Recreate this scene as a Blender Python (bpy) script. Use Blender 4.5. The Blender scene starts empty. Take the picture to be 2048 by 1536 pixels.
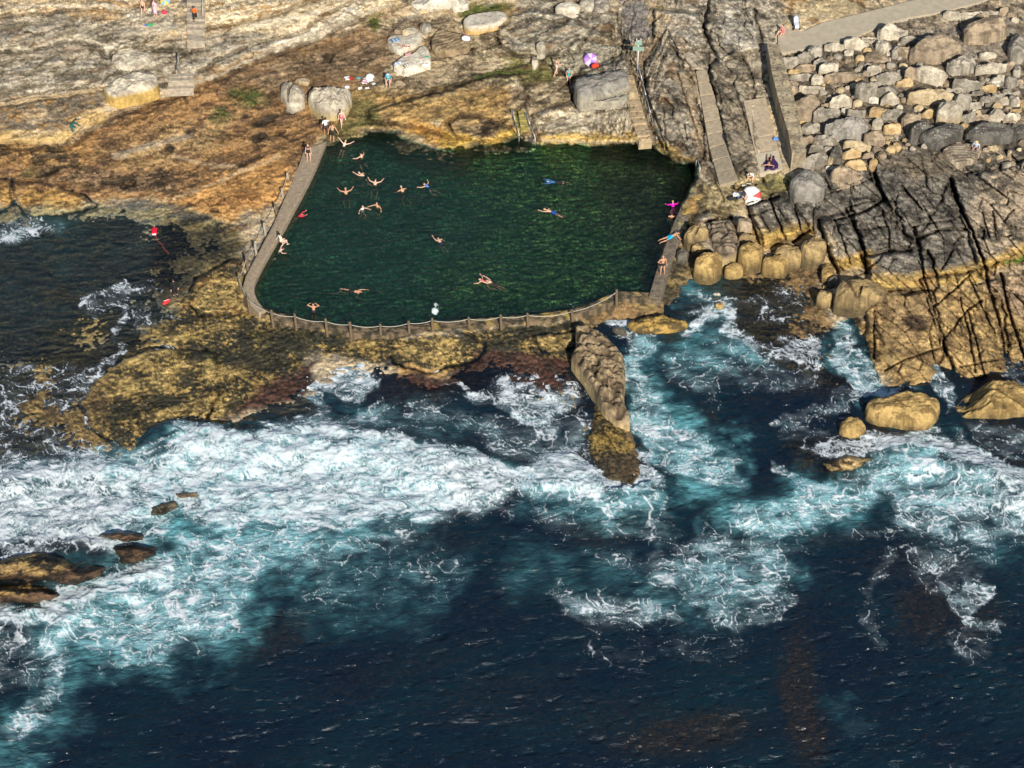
import bpy, bmesh, math, random
import numpy as np
from mathutils import Vector, Matrix, Euler
random.seed(7)
rng = np.random.RandomState(11)
SC = bpy.context.scene
COL = SC.collection
R = math.radians
# ------------------------------------------------------------------ camera
PITCH, DIST, HFOV = R(42), 180.0, R(24)
FPX = 1024 / math.tan(HFOV / 2)
CH = DIST * math.sin(PITCH); CY = -DIST * math.cos(PITCH)
def unproj(u, v, z):
    """photo pixel (2048x1536) at height z -> world x, y"""
    a = (u - 1024) / FPX; b = (768 - v) / FPX
    dy = math.cos(PITCH) + b * math.sin(PITCH); dz = -math.sin(PITCH) + b * math.cos(PITCH)
    t = (CH - z) / (-dz)
    return a * t, CY + dy * t
def scale_at(u, v, z=0.0):
    b = (768 - v) / FPX
    return FPX / ((CH - z) / (math.sin(PITCH) - b * math.cos(PITCH)))
# ------------------------------------------------------------------ numpy noise
_P = rng.permutation(256)
_A = rng.rand(256) * 2 * np.pi
_GX, _GY = np.cos(_A).astype(np.float32), np.sin(_A).astype(np.float32)
def perlin(x, y, s=0):
    x = np.asarray(x, np.float32) + s * 17.31; y = np.asarray(y, np.float32) - s * 9.73
    xi = np.floor(x).astype(np.int32); yi = np.floor(y).astype(np.int32)
    xf = x - xi; yf = y - yi
    u = xf * xf * xf * (xf * (xf * 6 - 15) + 10); v = yf * yf * yf * (yf * (yf * 6 - 15) + 10)
    def g(ix, iy, dx, dy):
        h = _P[(_P[ix & 255] + iy) & 255]
        return _GX[h] * dx + _GY[h] * dy
    a = g(xi, yi, xf, yf); b = g(xi + 1, yi, xf - 1, yf)
    c = g(xi, yi + 1, xf, yf - 1); d = g(xi + 1, yi + 1, xf - 1, yf - 1)
    a = a + (b - a) * u; c = c + (d - c) * u
    return (a + (c - a) * v) * 1.5
def fbm(x, y, o=4, s=0, gain=0.5):
    r = 0; a = 1.0; t = 0.0
    for i in range(o):
        r = r + a * perlin(x, y, s + i * 3.1); t += a
        x = x * 2.03; y = y * 2.03; a *= gain
    return r / t
def ridged(x, y, o=4, s=0):
    r = 0; a = 1.0; t = 0.0
    for i in range(o):
        r = r + a * (1 - np.abs(perlin(x, y, s + i * 5.7)) * 1.6); t += a
        x = x * 2.07; y = y * 2.07; a *= 0.5
    return r / t
_RX, _RY, _RV = rng.rand(256).astype(np.float32), rng.rand(256).astype(np.float32), rng.rand(256).astype(np.float32)
def voronoi(x, y, s=0):
    """F1, F2-F1, cell value"""
    x = np.asarray(x, np.float32) + s * 31.7; y = np.asarray(y, np.float32) + s * 13.9
    xi = np.floor(x).astype(np.int32); yi = np.floor(y).astype(np.int32)
    f1 = np.full(x.shape, 9.0, np.float32); f2 = f1.copy(); cv = np.zeros(x.shape, np.float32)
    for i in (-1, 0, 1):
        for j in (-1, 0, 1):
            h = _P[(_P[(xi + i) & 255] + yi + j) & 255]
            d = (xi + i + _RX[h] - x) ** 2 + (yi + j + _RY[h] - y) ** 2
            m = d < f1
            f2 = np.where(m, f1, np.minimum(f2, d)); cv = np.where(m, _RV[h], cv); f1 = np.where(m, d, f1)
    f1 = np.sqrt(f1); f2 = np.sqrt(f2)
    return f1, f2 - f1, cv
def sst(a, b, x):
    t = np.clip((x - a) / (b - a), 0, 1)
    return t * t * (3 - 2 * t)
def lerp(a, b, t): return a + (b - a) * t
def cdist(pts, U, V, closed=False):
    best = None
    n = len(pts)
    for i in range(n if closed else n - 1):
        x0, y0 = pts[i]; x1, y1 = pts[(i + 1) % n]
        dx, dy = x1 - x0, y1 - y0
        L = dx * dx + dy * dy + 1e-9
        t = np.clip(((U - x0) * dx + (V - y0) * dy) / L, 0, 1)
        d = (U - x0 - t * dx) ** 2 + (V - y0 - t * dy) ** 2
        best = d if best is None else np.minimum(best, d)
    return np.sqrt(best)
def sdist(pts, U, V):
    """positive inside the closed polygon"""
    d = cdist(pts, U, V, True)
    ins = np.zeros(U.shape, bool); n = len(pts)
    for i in range(n):
        x0, y0 = pts[i]; x1, y1 = pts[(i + 1) % n]
        if y0 == y1: continue
        c = ((V < y0) != (V < y1)) & (U < (x1 - x0) * (V - y0) / (y1 - y0) + x0)
        ins ^= c
    return np.where(ins, d, -d)
# coarse map grid, one cell = 4 photo pixels
U0, U1, V0, V1, CS = -160, 2208, -140, 1700, 4
CU, CV = np.meshgrid(np.arange(U0, U1 + 1, CS, dtype=np.float32), np.arange(V0, V1 + 1, CS, dtype=np.float32))
def samp(m, u, v):
    h, w = m.shape[:2]
    x = np.clip((np.asarray(u) - U0) / CS, 0, w - 1.001); y = np.clip((np.asarray(v) - V0) / CS, 0, h - 1.001)
    xi = x.astype(np.int32); yi = y.astype(np.int32); fx = (x - xi).astype(np.float32); fy = (y - yi).astype(np.float32)
    if m.ndim == 3: fx = fx[..., None]; fy = fy[..., None]
    return (m[yi, xi] * (1 - fx) + m[yi, xi + 1] * fx) * (1 - fy) + (m[yi + 1, xi] * (1 - fx) + m[yi + 1, xi + 1] * fx) * fy
def PM(pts, soft=12): return sst(-soft, soft, sdist(pts, CU, CV))
def SM(pts, r, soft=None):
    soft = soft or r * 0.6
    d = cdist(pts, CU, CV) if len(pts) > 1 else np.hypot(CU - pts[0][0], CV - pts[0][1])
    return 1 - sst(r - soft, r + soft, d)
def EM(cx, cy, rx, ry, rot=0, soft=0.35):
    c, s = math.cos(R(rot)), math.sin(R(rot))
    x = (CU - cx) * c + (CV - cy) * s; y = -(CU - cx) * s + (CV - cy) * c
    return 1 - sst(1 - soft, 1 + soft, np.hypot(x / rx, y / ry))
def zz(x0, y0, s, pts): return [(x0 + a / s, y0 + b / s) for a, b in pts]

# ------------------------------------------------------------------ object helpers
def tag(o, label=None, cat=None, group=None, kind=None):
    if label: o['label'] = label
    if cat: o['category'] = cat
    if group: o['group'] = group
    if kind: o['kind'] = kind
    return o
def link(name, me, mat=None, parent=None, smooth=True):
    o = bpy.data.objects.new(name, me); COL.objects.link(o)
    if mat is not None and not me.materials: me.materials.append(mat)
    if parent is not None: o.parent = parent
    if smooth:
        me.polygons.foreach_set('use_smooth', np.ones(len(me.polygons), bool))
    return o
def mesh_py(name, verts, faces):
    me = bpy.data.meshes.new(name); me.from_pydata([tuple(map(float, v)) for v in verts], [], faces); me.update()
    return me
def empty(name, loc, rz=0):
    o = bpy.data.objects.new(name, None); COL.objects.link(o); o.location = loc; o.rotation_euler = (0, 0, rz)
    o.empty_display_size = 0.2
    return o
def grid_mesh(name, X, Y, Z, keep=None, color=None, attrs=None):
    h, w = X.shape
    co = np.stack([X, Y, Z], -1).reshape(-1, 3).astype(np.float32)
    idx = np.arange(h * w).reshape(h, w)
    q = np.stack([idx[:-1, :-1], idx[1:, :-1], idx[1:, 1:], idx[:-1, 1:]], -1).reshape(-1, 4)
    if keep is not None:
        k = (keep[:-1, :-1] | keep[1:, :-1] | keep[1:, 1:] | keep[:-1, 1:]).reshape(-1)
        q = q[k]
        used = np.zeros(h * w, bool); used[q.reshape(-1)] = True
        remap = np.cumsum(used) - 1
        q = remap[q]; co = co[used]
    else:
        used = slice(None)
    me = bpy.data.meshes.new(name)
    me.vertices.add(len(co)); me.vertices.foreach_set('co', co.reshape(-1))
    me.loops.add(q.size); me.loops.foreach_set('vertex_index', q.reshape(-1).astype(np.int32))
    me.polygons.add(len(q)); me.polygons.foreach_set('loop_start', np.arange(0, q.size, 4, dtype=np.int32))
    me.polygons.foreach_set('loop_total', np.full(len(q), 4, np.int32))
    me.update(calc_edges=True)
    if color is not None:
        a = me.color_attributes.new('Col', 'FLOAT_COLOR', 'POINT')
        c = np.ones((h * w, 4), np.float32); c[:, :3] = color.reshape(-1, 3)
        a.data.foreach_set('color', c[used].reshape(-1))
    for n, arr in (attrs or {}).items():
        a = me.attributes.new(n, 'FLOAT', 'POINT')
        a.data.foreach_set('value', arr.reshape(-1)[used].astype(np.float32))
    return me
# ------------------------------------------------------------------ materials
MATS = {}
def newmat(name):
    m = bpy.data.materials.new(name); m.use_nodes = True
    nt = m.node_tree; b = nt.nodes['Principled BSDF']
    MATS[name] = m
    return m, nt, b
def N(nt, t, **k):
    n = nt.nodes.new(t)
    for a, v in k.items():
        if a in n.inputs: n.inputs[a].default_value = v
        else: setattr(n, a, v)
    return n
def simple_mat(name, col, rough=0.6, var=0.15, scale=12, spec=0.3, metal=0):
    m, nt, b = newmat(name)
    tc = N(nt, 'ShaderNodeTexCoord'); no = N(nt, 'ShaderNodeTexNoise'); no.inputs['Scale'].default_value = scale
    no.inputs['Detail'].default_value = 5
    nt.links.new(tc.outputs['Object'], no.inputs['Vector'])
    mr = N(nt, 'ShaderNodeMapRange'); mr.inputs[1].default_value = 0.3; mr.inputs[2].default_value = 0.7
    mr.inputs[3].default_value = 1 - var; mr.inputs[4].default_value = 1 + var
    nt.links.new(no.outputs['Fac'], mr.inputs[0])
    mx = N(nt, 'ShaderNodeVectorMath', operation='SCALE'); mx.inputs[0].default_value = col
    nt.links.new(mr.outputs[0], mx.inputs['Scale']); nt.links.new(mx.outputs[0], b.inputs['Base Color'])
    b.inputs['Roughness'].default_value = rough; b.inputs['Specular IOR Level'].default_value = spec
    b.inputs['Metallic'].default_value = metal
    return m
def attr_rock_mat(name='rock_surface'):
    m, nt, b = newmat(name)
    at = N(nt, 'ShaderNodeAttribute', attribute_name='Col'); wet = N(nt, 'ShaderNodeAttribute', attribute_name='wet')
    tc = N(nt, 'ShaderNodeTexCoord')
    n1 = N(nt, 'ShaderNodeTexNoise'); n1.inputs['Scale'].default_value = 3.0; n1.inputs['Detail'].default_value = 10; n1.inputs['Roughness'].default_value = 0.75
    n2 = N(nt, 'ShaderNodeTexNoise'); n2.inputs['Scale'].default_value = 1.6; n2.inputs['Detail'].default_value = 8; n2.inputs['Roughness'].default_value = 0.65
    for n in (n1, n2): nt.links.new(tc.outputs['Object'], n.inputs['Vector'])
    mr = N(nt, 'ShaderNodeMapRange'); mr.inputs[1].default_value = .32; mr.inputs[2].default_value = .68; mr.inputs[3].default_value = .62; mr.inputs[4].default_value = 1.38
    nt.links.new(n1.outputs['Fac'], mr.inputs[0])
    sc = N(nt, 'ShaderNodeVectorMath', operation='SCALE')
    nt.links.new(at.outputs['Color'], sc.inputs[0]); nt.links.new(mr.outputs[0], sc.inputs['Scale'])
    nt.links.new(sc.outputs[0], b.inputs['Base Color'])
    rr = N(nt, 'ShaderNodeMapRange'); rr.inputs[3].default_value = .92; rr.inputs[4].default_value = .45
    nt.links.new(wet.outputs['Fac'], rr.inputs[0]); nt.links.new(rr.outputs[0], b.inputs['Roughness'])
    b.inputs['Specular IOR Level'].default_value = 0.25
    ad = N(nt, 'ShaderNodeMath', operation='ADD'); nt.links.new(n1.outputs['Fac'], ad.inputs[0]); nt.links.new(n2.outputs['Fac'], ad.inputs[1])
    bp = N(nt, 'ShaderNodeBump'); bp.inputs['Strength'].default_value = 1.0; bp.inputs['Distance'].default_value = 0.13
    nt.links.new(ad.outputs[0], bp.inputs['Height']); nt.links.new(bp.outputs[0], b.inputs['Normal'])
    return m
def water_mat(name, tint, rough=0.12, wscale=2.2, bump=0.25, dist=0.12):
    m, nt, b = newmat(name)
    out = nt.nodes['Material Output']
    at = N(nt, 'ShaderNodeAttribute', attribute_name='Col'); al = N(nt, 'ShaderNodeAttribute', attribute_name='dens'); fo = N(nt, 'ShaderNodeAttribute', attribute_name='foam')
    geo = N(nt, 'ShaderNodeNewGeometry')
    mp = N(nt, 'ShaderNodeMapping'); mp.inputs['Scale'].default_value = (0.45, 1.0, 1.0); mp.inputs['Rotation'].default_value = (0, 0, R(-22))
    nt.links.new(geo.outputs['Position'], mp.inputs['Vector'])
    n1 = N(nt, 'ShaderNodeTexNoise'); n1.inputs['Scale'].default_value = wscale; n1.inputs['Detail'].default_value = 5; n1.inputs['Roughness'].default_value = .6
    n1.inputs['Distortion'].default_value = 0.4
    nt.links.new(mp.outputs[0], n1.inputs['Vector'])
    bp = N(nt, 'ShaderNodeBump'); bp.inputs['Strength'].default_value = bump; bp.inputs['Distance'].default_value = dist
    bs = N(nt, 'ShaderNodeMapRange'); bs.inputs[3].default_value = bump; bs.inputs[4].default_value = bump * .25; nt.links.new(fo.outputs['Fac'], bs.inputs[0]); nt.links.new(bs.outputs[0], bp.inputs['Strength'])
    nt.links.new(n1.outputs['Fac'], bp.inputs['Height'])
    nt.links.new(at.outputs['Color'], b.inputs['Base Color']); nt.links.new(bp.outputs[0], b.inputs['Normal'])
    rr = N(nt, 'ShaderNodeMapRange'); rr.inputs[3].default_value = rough; rr.inputs[4].default_value = .8
    nt.links.new(fo.outputs['Fac'], rr.inputs[0]); nt.links.new(rr.outputs[0], b.inputs['Roughness'])
    b.inputs['IOR'].default_value = 1.33
    tr = N(nt, 'ShaderNodeBsdfTransparent'); tr.inputs['Color'].default_value = (*tint, 1)
    gl = N(nt, 'ShaderNodeBsdfGlossy'); gl.inputs['Roughness'].default_value = rough; nt.links.new(bp.outputs[0], gl.inputs['Normal'])
    fr = N(nt, 'ShaderNodeFresnel'); fr.inputs['IOR'].default_value = 1.33; nt.links.new(bp.outputs[0], fr.inputs['Normal'])
    m1 = N(nt, 'ShaderNodeMixShader'); nt.links.new(fr.outputs[0], m1.inputs[0]); nt.links.new(tr.outputs[0], m1.inputs[1]); nt.links.new(gl.outputs[0], m1.inputs[2])
    m2 = N(nt, 'ShaderNodeMixShader'); nt.links.new(al.outputs['Fac'], m2.inputs[0]); nt.links.new(m1.outputs[0], m2.inputs[1]); nt.links.new(b.outputs[0], m2.inputs[2])
    nt.links.new(m2.outputs[0], out.inputs['Surface'])
    return m
M_ROCK = attr_rock_mat()
M_SEA = water_mat('sea_water', (.80, .88, .88), rough=0.10, wscale=1.5, bump=1.0, dist=0.35)
M_POOL = water_mat('pool_water', (.82, .92, .81), rough=0.07, wscale=2.4, bump=0.9, dist=0.16)
# ------------------------------------------------------------------ elevation model (metres above the sea)
CP = [(-160,-140,5.2),(300,-140,5.6),(800,-140,5.2),(1300,-140,5.4),(1800,-140,6.0),(2208,-140,6.4),
 (0,0,3.6),(300,20,3.7),(550,0,3.6),(800,30,2.9),(1000,20,3.2),(1250,0,4.2),(1500,20,4.6),(1800,20,4.8),(2100,20,5.0),
 (0,120,3.1),(200,130,3.0),(400,110,2.6),(600,120,2.0),(850,120,2.0),(1050,120,2.4),(1200,120,3.2),(1400,120,3.8),(1600,120,4.1),(1800,120,4.2),(2100,120,4.4),
 (0,230,2.3),(150,210,2.3),(300,220,1.7),(450,200,1.6),(600,200,1.3),(750,220,1.2),(900,220,1.3),(1100,220,2.0),(1250,230,2.2),(1400,220,3.0),(1600,220,3.6),(1800,230,3.8),(2100,230,4.0),
 (0,310,0.9),(150,320,1.0),(300,330,1.05),(450,340,1.1),(560,330,0.9),(700,262,0.75),(850,270,.8),(1000,275,.8),(1150,280,.85),(1300,300,1.2),(1400,330,2.0),(1500,340,2.7),(1650,350,3.2),(1850,350,3.4),(2100,340,3.6),
 (0,375,.3),(80,395,.45),(200,400,.25),(330,400,.6),(430,430,.55),(540,400,.5),(490,455,.3),(430,480,.0),(400,530,.0),(360,470,-.2),(430,560,.35),(470,600,.4),(250,450,-.25),(100,480,-.5),(-150,480,-.6),(300,530,-.2),(100,600,-.45),(330,600,.0),(0,700,-.25),(180,640,-.05),(235,640,-.2),(245,690,-.28),(215,745,-.25),(160,770,-.2),(190,705,-.1),(290,760,.3),(100,760,-.15),(0,760,-.1),(100,860,-.12),(230,810,.3),(350,760,.35),(500,740,.35),
 (550,700,.35),(650,690,.35),(800,690,.4),(950,690,.35),(1100,690,.3),(300,840,.3),(240,885,.2),(450,830,.3),(560,800,.1),(600,860,-.8),(750,780,-.5),(850,750,.1),(950,760,-.3),(1000,860,-1.),(900,700,.4),(1180,860,-.1),(1235,880,.35),(1250,930,.25),(1215,850,.4),(1262,965,.0),(1195,900,.1),(1150,930,-.6),(300,920,-.8),(150,930,-.4),(0,920,-.3),
 (1400,400,1.4),(1450,380,2.1),(1400,470,.9),(1450,525,.4),(1450,560,-.25),(1380,560,.0),(1600,480,1.4),(1600,525,.3),(1560,545,-.05),(1550,600,-.22),(1600,660,-.12),(1640,560,.1),(1640,720,-.1),(1500,680,-.4),(1400,600,-.9),(1350,700,-1.2),(1335,560,.4),(1320,600,.3),(1345,620,-.3),(1300,618,.15),(1300,650,-.4),(1230,612,.25),(1200,640,-.1),(1230,700,-1.),(1150,650,.3),(1165,760,-.2),(1680,780,-.1),(1640,620,.25),
 (1700,400,2.7),(1850,420,3.0),(2100,420,3.2),(1700,500,1.8),(1850,520,2.0),(2100,520,2.6),(1750,600,1.2),(1900,600,1.4),(2100,600,1.8),(1700,640,-.2),(1700,700,-.5),(1720,760,-.5),(1800,680,.9),(1800,740,.5),(1880,700,.6),(1880,760,-.6),(1960,700,.6),(2000,730,.3),(2100,720,.6),(2020,740,-.2),(1890,800,-1),(1900,900,-1.5),(2100,900,-1.5),
 (1500,850,-1.6),(1300,850,-1.6),(1700,950,-1.2),(1300,1050,-2),(700,950,-1.6),(400,950,-1.3),(0,1050,-1.2),(300,1060,-1.3),(700,1100,-2),(0,1240,-1.5),(400,1240,-2),(1500,1200,-2.5),(2100,1200,-2.5),(1000,1300,-2.5)]
def rbf(cp, U, V):
    p = np.array(cp, float); X = p[:, :2] / 100.0; n = len(p)
    K = np.hypot(X[:, None, 0] - X[None, :, 0], X[:, None, 1] - X[None, :, 1])
    A = np.zeros((n + 3, n + 3)); A[:n, :n] = -K - 0 * np.eye(n); A[:n, n:] = np.c_[np.ones(n), X]; A[n:, :n] = A[:n, n:].T
    w = np.linalg.solve(A, np.r_[p[:, 2], 0, 0, 0])
    u = U.ravel() / 100.0; v = V.ravel() / 100.0
    out = np.zeros(u.size)
    for i in range(n): out -= w[i] * np.hypot(u - X[i, 0], v - X[i, 1])
    out += w[n] + w[n + 1] * u + w[n + 2] * v
    return out.reshape(U.shape).astype(np.float32)
zc = rbf(CP, CU, CV)
POOL = [(645,296),(690,280),(735,268),(790,266),(825,285),(880,296),(930,292),(1000,289),(1032,276),(1062,288),(1100,288),(1140,290),(1200,292),(1270,287),(1305,292),(1328,310),(1365,328),(1394,326),(1394,352),(1365,405),(1335,478),(1316,530),(1302,592),(1235,590),(1190,610),(1130,628),(1050,636),(960,640),(870,648),(790,660),(740,663),(680,657),(620,643),(560,630),(530,622),(510,596),(506,572),(522,535),(550,485),(580,425),(612,350)]
LEDGES = [ # polygon, height, edge width px  (a raised rock shelf)
 ([(-160,290),(0,287),(130,291),(158,268),(195,238),(260,212),(330,192),(380,172),(450,142),(520,112),(590,88),(650,60),(705,33),(800,2),(860,-140),(-160,-140)], .95, 20),
 ([(-160,212),(0,207),(90,192),(205,176),(330,168),(385,150),(430,118),(500,85),(600,60),(640,30),(720,-10),(760,-140),(-160,-140)], .35, 9),
 ([(-160,100),(0,96),(55,98),(130,76),(180,82),(215,108),(235,96),(300,92),(372,96),(378,60),(470,40),(560,20),(660,-20),(700,-140),(-160,-140)], .55, 13),
 ([(-160,30),(0,28),(100,22),(170,12),(250,20),(300,0),(330,-140),(-160,-140)], .4, 9),
 ([(745,216),(800,204),(870,190),(935,168),(985,152),(1035,150),(1048,200),(1030,220),(1040,275),(1000,284),(930,286),(880,262),(820,246),(740,240)], .35, 9),
 ([(898,243),(920,234),(960,236),(985,248),(1020,258),(1025,270),(960,284),(912,272)], .3, 8),
 ([(1068,232),(1120,212),(1180,200),(1270,205),(1300,260),(1308,286),(1260,290),(1180,285),(1080,286)], .5, 12),
 ([(1192,815),(1245,812),(1262,870),(1284,945),(1268,975),(1215,962),(1178,905)], .45, 14),
 ([(1145,168),(1170,140),(1215,128),(1250,112),(1262,180),(1250,206),(1158,208)], .7, 14),
 ([(1090,120),(1160,80),(1240,95),(1240,115),(1200,140),(1140,150)], .3, 6),
 ([(1290,135),(1330,85),(1380,170),(1400,260),(1402,312),(1385,322),(1345,312),(1325,285),(1300,200)], .55, 12),
 ([(1420,135),(1470,100),(1500,150),(1520,300),(1520,360),(1470,372),(1445,250)], .5, 8),
 ([(1310,20),(1400,30),(1410,90),(1350,100),(1310,70)], .4, 8),
 ([(1420,0),(1500,0),(1518,95),(1440,120),(1412,60)], .45, 8),
 ([(995,50),(1060,20),(1120,30),(1180,60),(1150,100),(1040,110),(1000,90)], .4, 8),
 # jointed blocks on the right
 ([(1745,300),(1790,286),(1880,305),(1925,350),(1990,345),(2060,320),(2208,300),(2208,480),(2060,482),(1990,520),(1960,530),(1900,350),(1830,480),(1790,440),(1752,350)], .3, 10),
 ([(1498,412),(1560,392),(1610,455),(1600,470),(1560,478),(1525,494),(1510,440)], .7, 16),
 ([(1640,442),(1700,430),(1730,540),(1680,545),(1660,500)], .6, 14),
 ([(1735,515),(1790,502),(1850,512),(1865,570),(1775,580),(1740,560)], .5, 18),
 ([(1700,400),(1780,402),(1815,490),(1760,505),(1735,535)], .35, 8),
 ([(1380,440),(1420,425),(1455,440),(1478,500),(1460,525),(1415,530),(1395,490)], .6, 14),
 ([(1735,620),(1770,585),(1860,585),(1885,680),(1880,720),(1840,750),(1790,775),(1762,770),(1735,700)], .35, 8),
 ([(1845,560),(1950,545),(2000,600),(2014,740),(1920,760),(1905,720),(1885,690)], .35, 8),
 ([(785,680),(850,660),(930,668),(965,690),(955,715),(900,730),(850,742),(790,722)], .25, 8),
 ([(1070,672),(1150,668),(1150,690),(1090,702)], .2, 8),
 ([(215,735),(300,700),(420,705),(440,760),(410,840),(260,900),(180,850),(165,800)], .22, 10),
 ([(395,560),(470,520),(485,560),(490,620),(400,628),(380,600)], .3, 8),
 ([(25,368),(90,368),(150,388),(190,410),(130,425),(60,428),(28,400)], .5, 10),
 ([(-60,362),(18,362),(24,400),(10,418),(-60,415)], .5, 10),
 # rocks breaking the surface low on the left
 ([(-40,1130),(30,1112),(90,1106),(130,1118),(160,1135),(215,1132),(205,1150),(150,1172),(80,1162),(-40,1158)], 2.75, 34),
 ([(-40,1175),(60,1172),(110,1180),(130,1192),(80,1206),(-40,1208)], 2.5, 26),
 ([(228,1096),(270,1088),(312,1096),(318,1110),(290,1122),(240,1130)], 2.7, 26),
 ([(195,1072),(235,1062),(290,1072),(292,1080),(230,1082)], 2.2, 14),
 ([(300,1015),(345,1000),(360,1008),(330,1030),(300,1032)], 1.7, 12),
 ([(340,985),(395,980),(400,995),(360,1000)], 1.5, 10),
 ([(1640,925),(1680,908),(1745,912),(1750,922),(1700,945),(1660,948)], 1.75, 22),
]
FLATS = [] # filled below: (polygon, plane z function)
PATH = [(1553,-160+160),(1558,45),(1600,62),(1640,46),(1740,22),(1835,0),(1850,-60),(2010,-60),(1968,2),(1880,22),(1800,36),(1760,50),(1715,72),(1650,88),(1600,98),(1556,106),(1548,60)]
PATH = [(1556,50),(1600,66),(1640,47),(1740,22),(1835,-2),(1900,-45),(2060,-45),(1968,2),(1880,24),(1800,38),(1755,54),(1710,74),(1650,90),(1600,99),(1556,106)]
DECK = [(1487,202),(1530,194),(1566,338),(1520,345)]
STRIP = [(1392,142),(1412,140),(1432,200),(1452,290),(1476,362),(1440,372),(1418,290),(1404,210)]
WALLP = [(1532,92),(1558,96),(1578,200),(1600,300),(1604,345),(1572,352),(1556,250)]
CRK = [ # zoom window, polylines, width px, depth m
 (1400,380,3.16,[[(300,100),(370,330)],[(440,50),(540,310)],[(560,20),(650,280)],[(720,60),(715,260)],[(850,190),(900,310),(950,460)],[(1150,0),(1210,110),(1270,180)],[(1150,130),(1190,250),(1195,380)],[(1290,0),(1400,120)],[(1440,380),(1500,560)],[(1600,380),(1530,500)],[(1480,740),(1640,600),(1700,540)],[(1560,920),(1690,760),(1780,700)],[(1690,760),(1760,1020),(1800,1170)],[(1700,560),(1860,900)],[(1640,1120),(1830,1080),(1920,1070)],[(1170,1140),(1300,1070),(1530,990)],[(1100,770),(1100,1060)],[(1640,680),(1700,900),(1740,1150)],[(320,160),(460,120)],[(1190,640),(1400,620)],[(60,200),(170,180)],[(130,190),(190,330)],[(90,330),(220,310)],[(380,160),(440,260)],[(1780,140),(1830,300)],[(1850,130),(1870,310)],[(1330,240),(1440,210),(1600,190)],[(900,240),(1030,250),(1190,230)]],2.6,.8),
 (1400,380,3.16,[[(750,190),(790,330),(870,520)],[(920,120),(980,240),(1045,400),(1050,520)],[(1610,0),(1650,130),(1720,260),(1790,440)],[(1350,240),(1380,350),(1420,560),(1470,740),(1530,930),(1560,1040)],[(1720,260),(1790,440),(1830,640),(1890,830),(1940,1120)],[(1900,530),(1960,800),(2048,1050)],[(850,190),(1000,150),(1160,70)],[(1050,420),(1160,390),(1330,380)],[(1390,300),(1520,250),(1680,250)],[(590,330),(690,260)],[(300,100),(420,60),(500,40)],[(40,200),(120,170),(200,180)],[(0,380),(60,390)]],4.4,1.3),
 (1500,0,3.34,[[(820,1000),(830,1180),(900,1320),(980,1480)],[(1340,1200),(1400,1370),(1480,1536)]],5.2,1.4),
 (1500,0,3.34,[[(1010,1240),(1150,1400)],[(0,1430),(60,1536)],[(130,1330),(210,1536)],[(270,1270),(340,1536)],[(480,1310),(800,1200)],[(640,1390),(780,1345),(900,1350)],[(1000,1010),(960,960),(840,980)],[(540,1290),(500,1180)],[(690,1250),(660,1150)],[(1700,1480),(1760,1400)]],2.5,.7),
 (0,0,3.34,[[(740,400),(740,360),(810,285)],[(0,685),(340,605),(690,585)],[(600,790),(870,680),(1170,630)],[(1520,1180),(1610,1100),(1736,1040)],[(840,830),(1050,720)],[(220,1215),(440,1240)],[(80,1200),(85,1380)],[(1180,1010),(1300,990)],[(1290,1370),(1340,1330)],[(1200,590),(1250,690)],[(500,900),(620,780)],[(680,560),(720,500),(800,488)]],2.6,.45),
 (500,0,3.34,[[(800,750),(1090,650),(1400,560),(1500,490),(1736,480)],[(0,1060),(230,960),(420,880)],[(690,830),(800,790)],[(1330,830),(1380,790),(1520,785),(1610,800)],[(1330,830),(1370,900),(1440,940)]],2.6,.35),
 (1000,0,3.34,[[(470,520),(490,600),(515,680)],[(480,530),(600,470),(740,420),(790,380)],[(350,40),(420,100),(540,110)],[(500,0),(540,70)],[(775,80),(800,200),(830,270)],[(1110,200),(960,400),(970,600),(1060,850),(1130,1040)],[(1180,470),(1250,700),(1300,850),(1380,1060)],[(1310,470),(1360,700),(1370,900)],[(1390,340),(1400,480),(1460,600),(1480,690)],[(1560,560),(1600,680),(1660,850),(1730,1070)],[(1400,1120),(1450,1240),(1500,1340)],[(1120,200),(1180,330),(1200,460)],[(1090,720),(1110,1000)],[(1120,600),(1190,700)],[(1180,470),(1310,470)],[(620,820),(250,900)],[(1310,1030),(1370,1070)],[(1600,1150),(1660,1100),(1736,1090)],[(900,500),(1000,800),(1040,960)],[(165,700),(240,940)],[(65,730),(130,910)],[(1360,180),(1330,100)],[(1640,0),(1640,80),(1700,200)],[(0,200),(60,150)],[(1000,180),(1080,100)]],2.6,.5),
 (1560,20,5.29,[[(600,600),(830,610)],[(480,690),(700,560)],[(830,620),(900,620),(930,700)],[(200,610),(100,560)],[(880,760),(640,830)]],3,.3),
]
def fine_height(U, V, Xg, Yg):
    """full elevation at photo-ray coordinates U,V (Xg,Yg: ground metres used for texture noise)"""
    w1 = fbm(Xg * .9, Yg * .9, 4, 2); w2 = fbm(Xg * .9, Yg * .9, 4, 9)
    Uw = U + w1 * 9; Vw = V + w2 * 6
    z = samp(zc, U, V)
    for poly, h, ew in LEDGES:
        xs = [p[0] for p in poly]; ys = [p[1] for p in poly]; m = ew + 14
        c0 = np.searchsorted(U[0], min(xs) - m); c1 = np.searchsorted(U[0], max(xs) + m)
        r0 = np.searchsorted(V[:, 0], min(ys) - m); r1 = np.searchsorted(V[:, 0], max(ys) + m)
        if c1 <= c0 or r1 <= r0: continue
        sl = (slice(r0, r1), slice(c0, c1))
        z[sl] += h * sst(-ew / 2, ew / 2, sdist(poly, Uw[sl], Vw[sl]))
    return z, Uw, Vw
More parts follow.
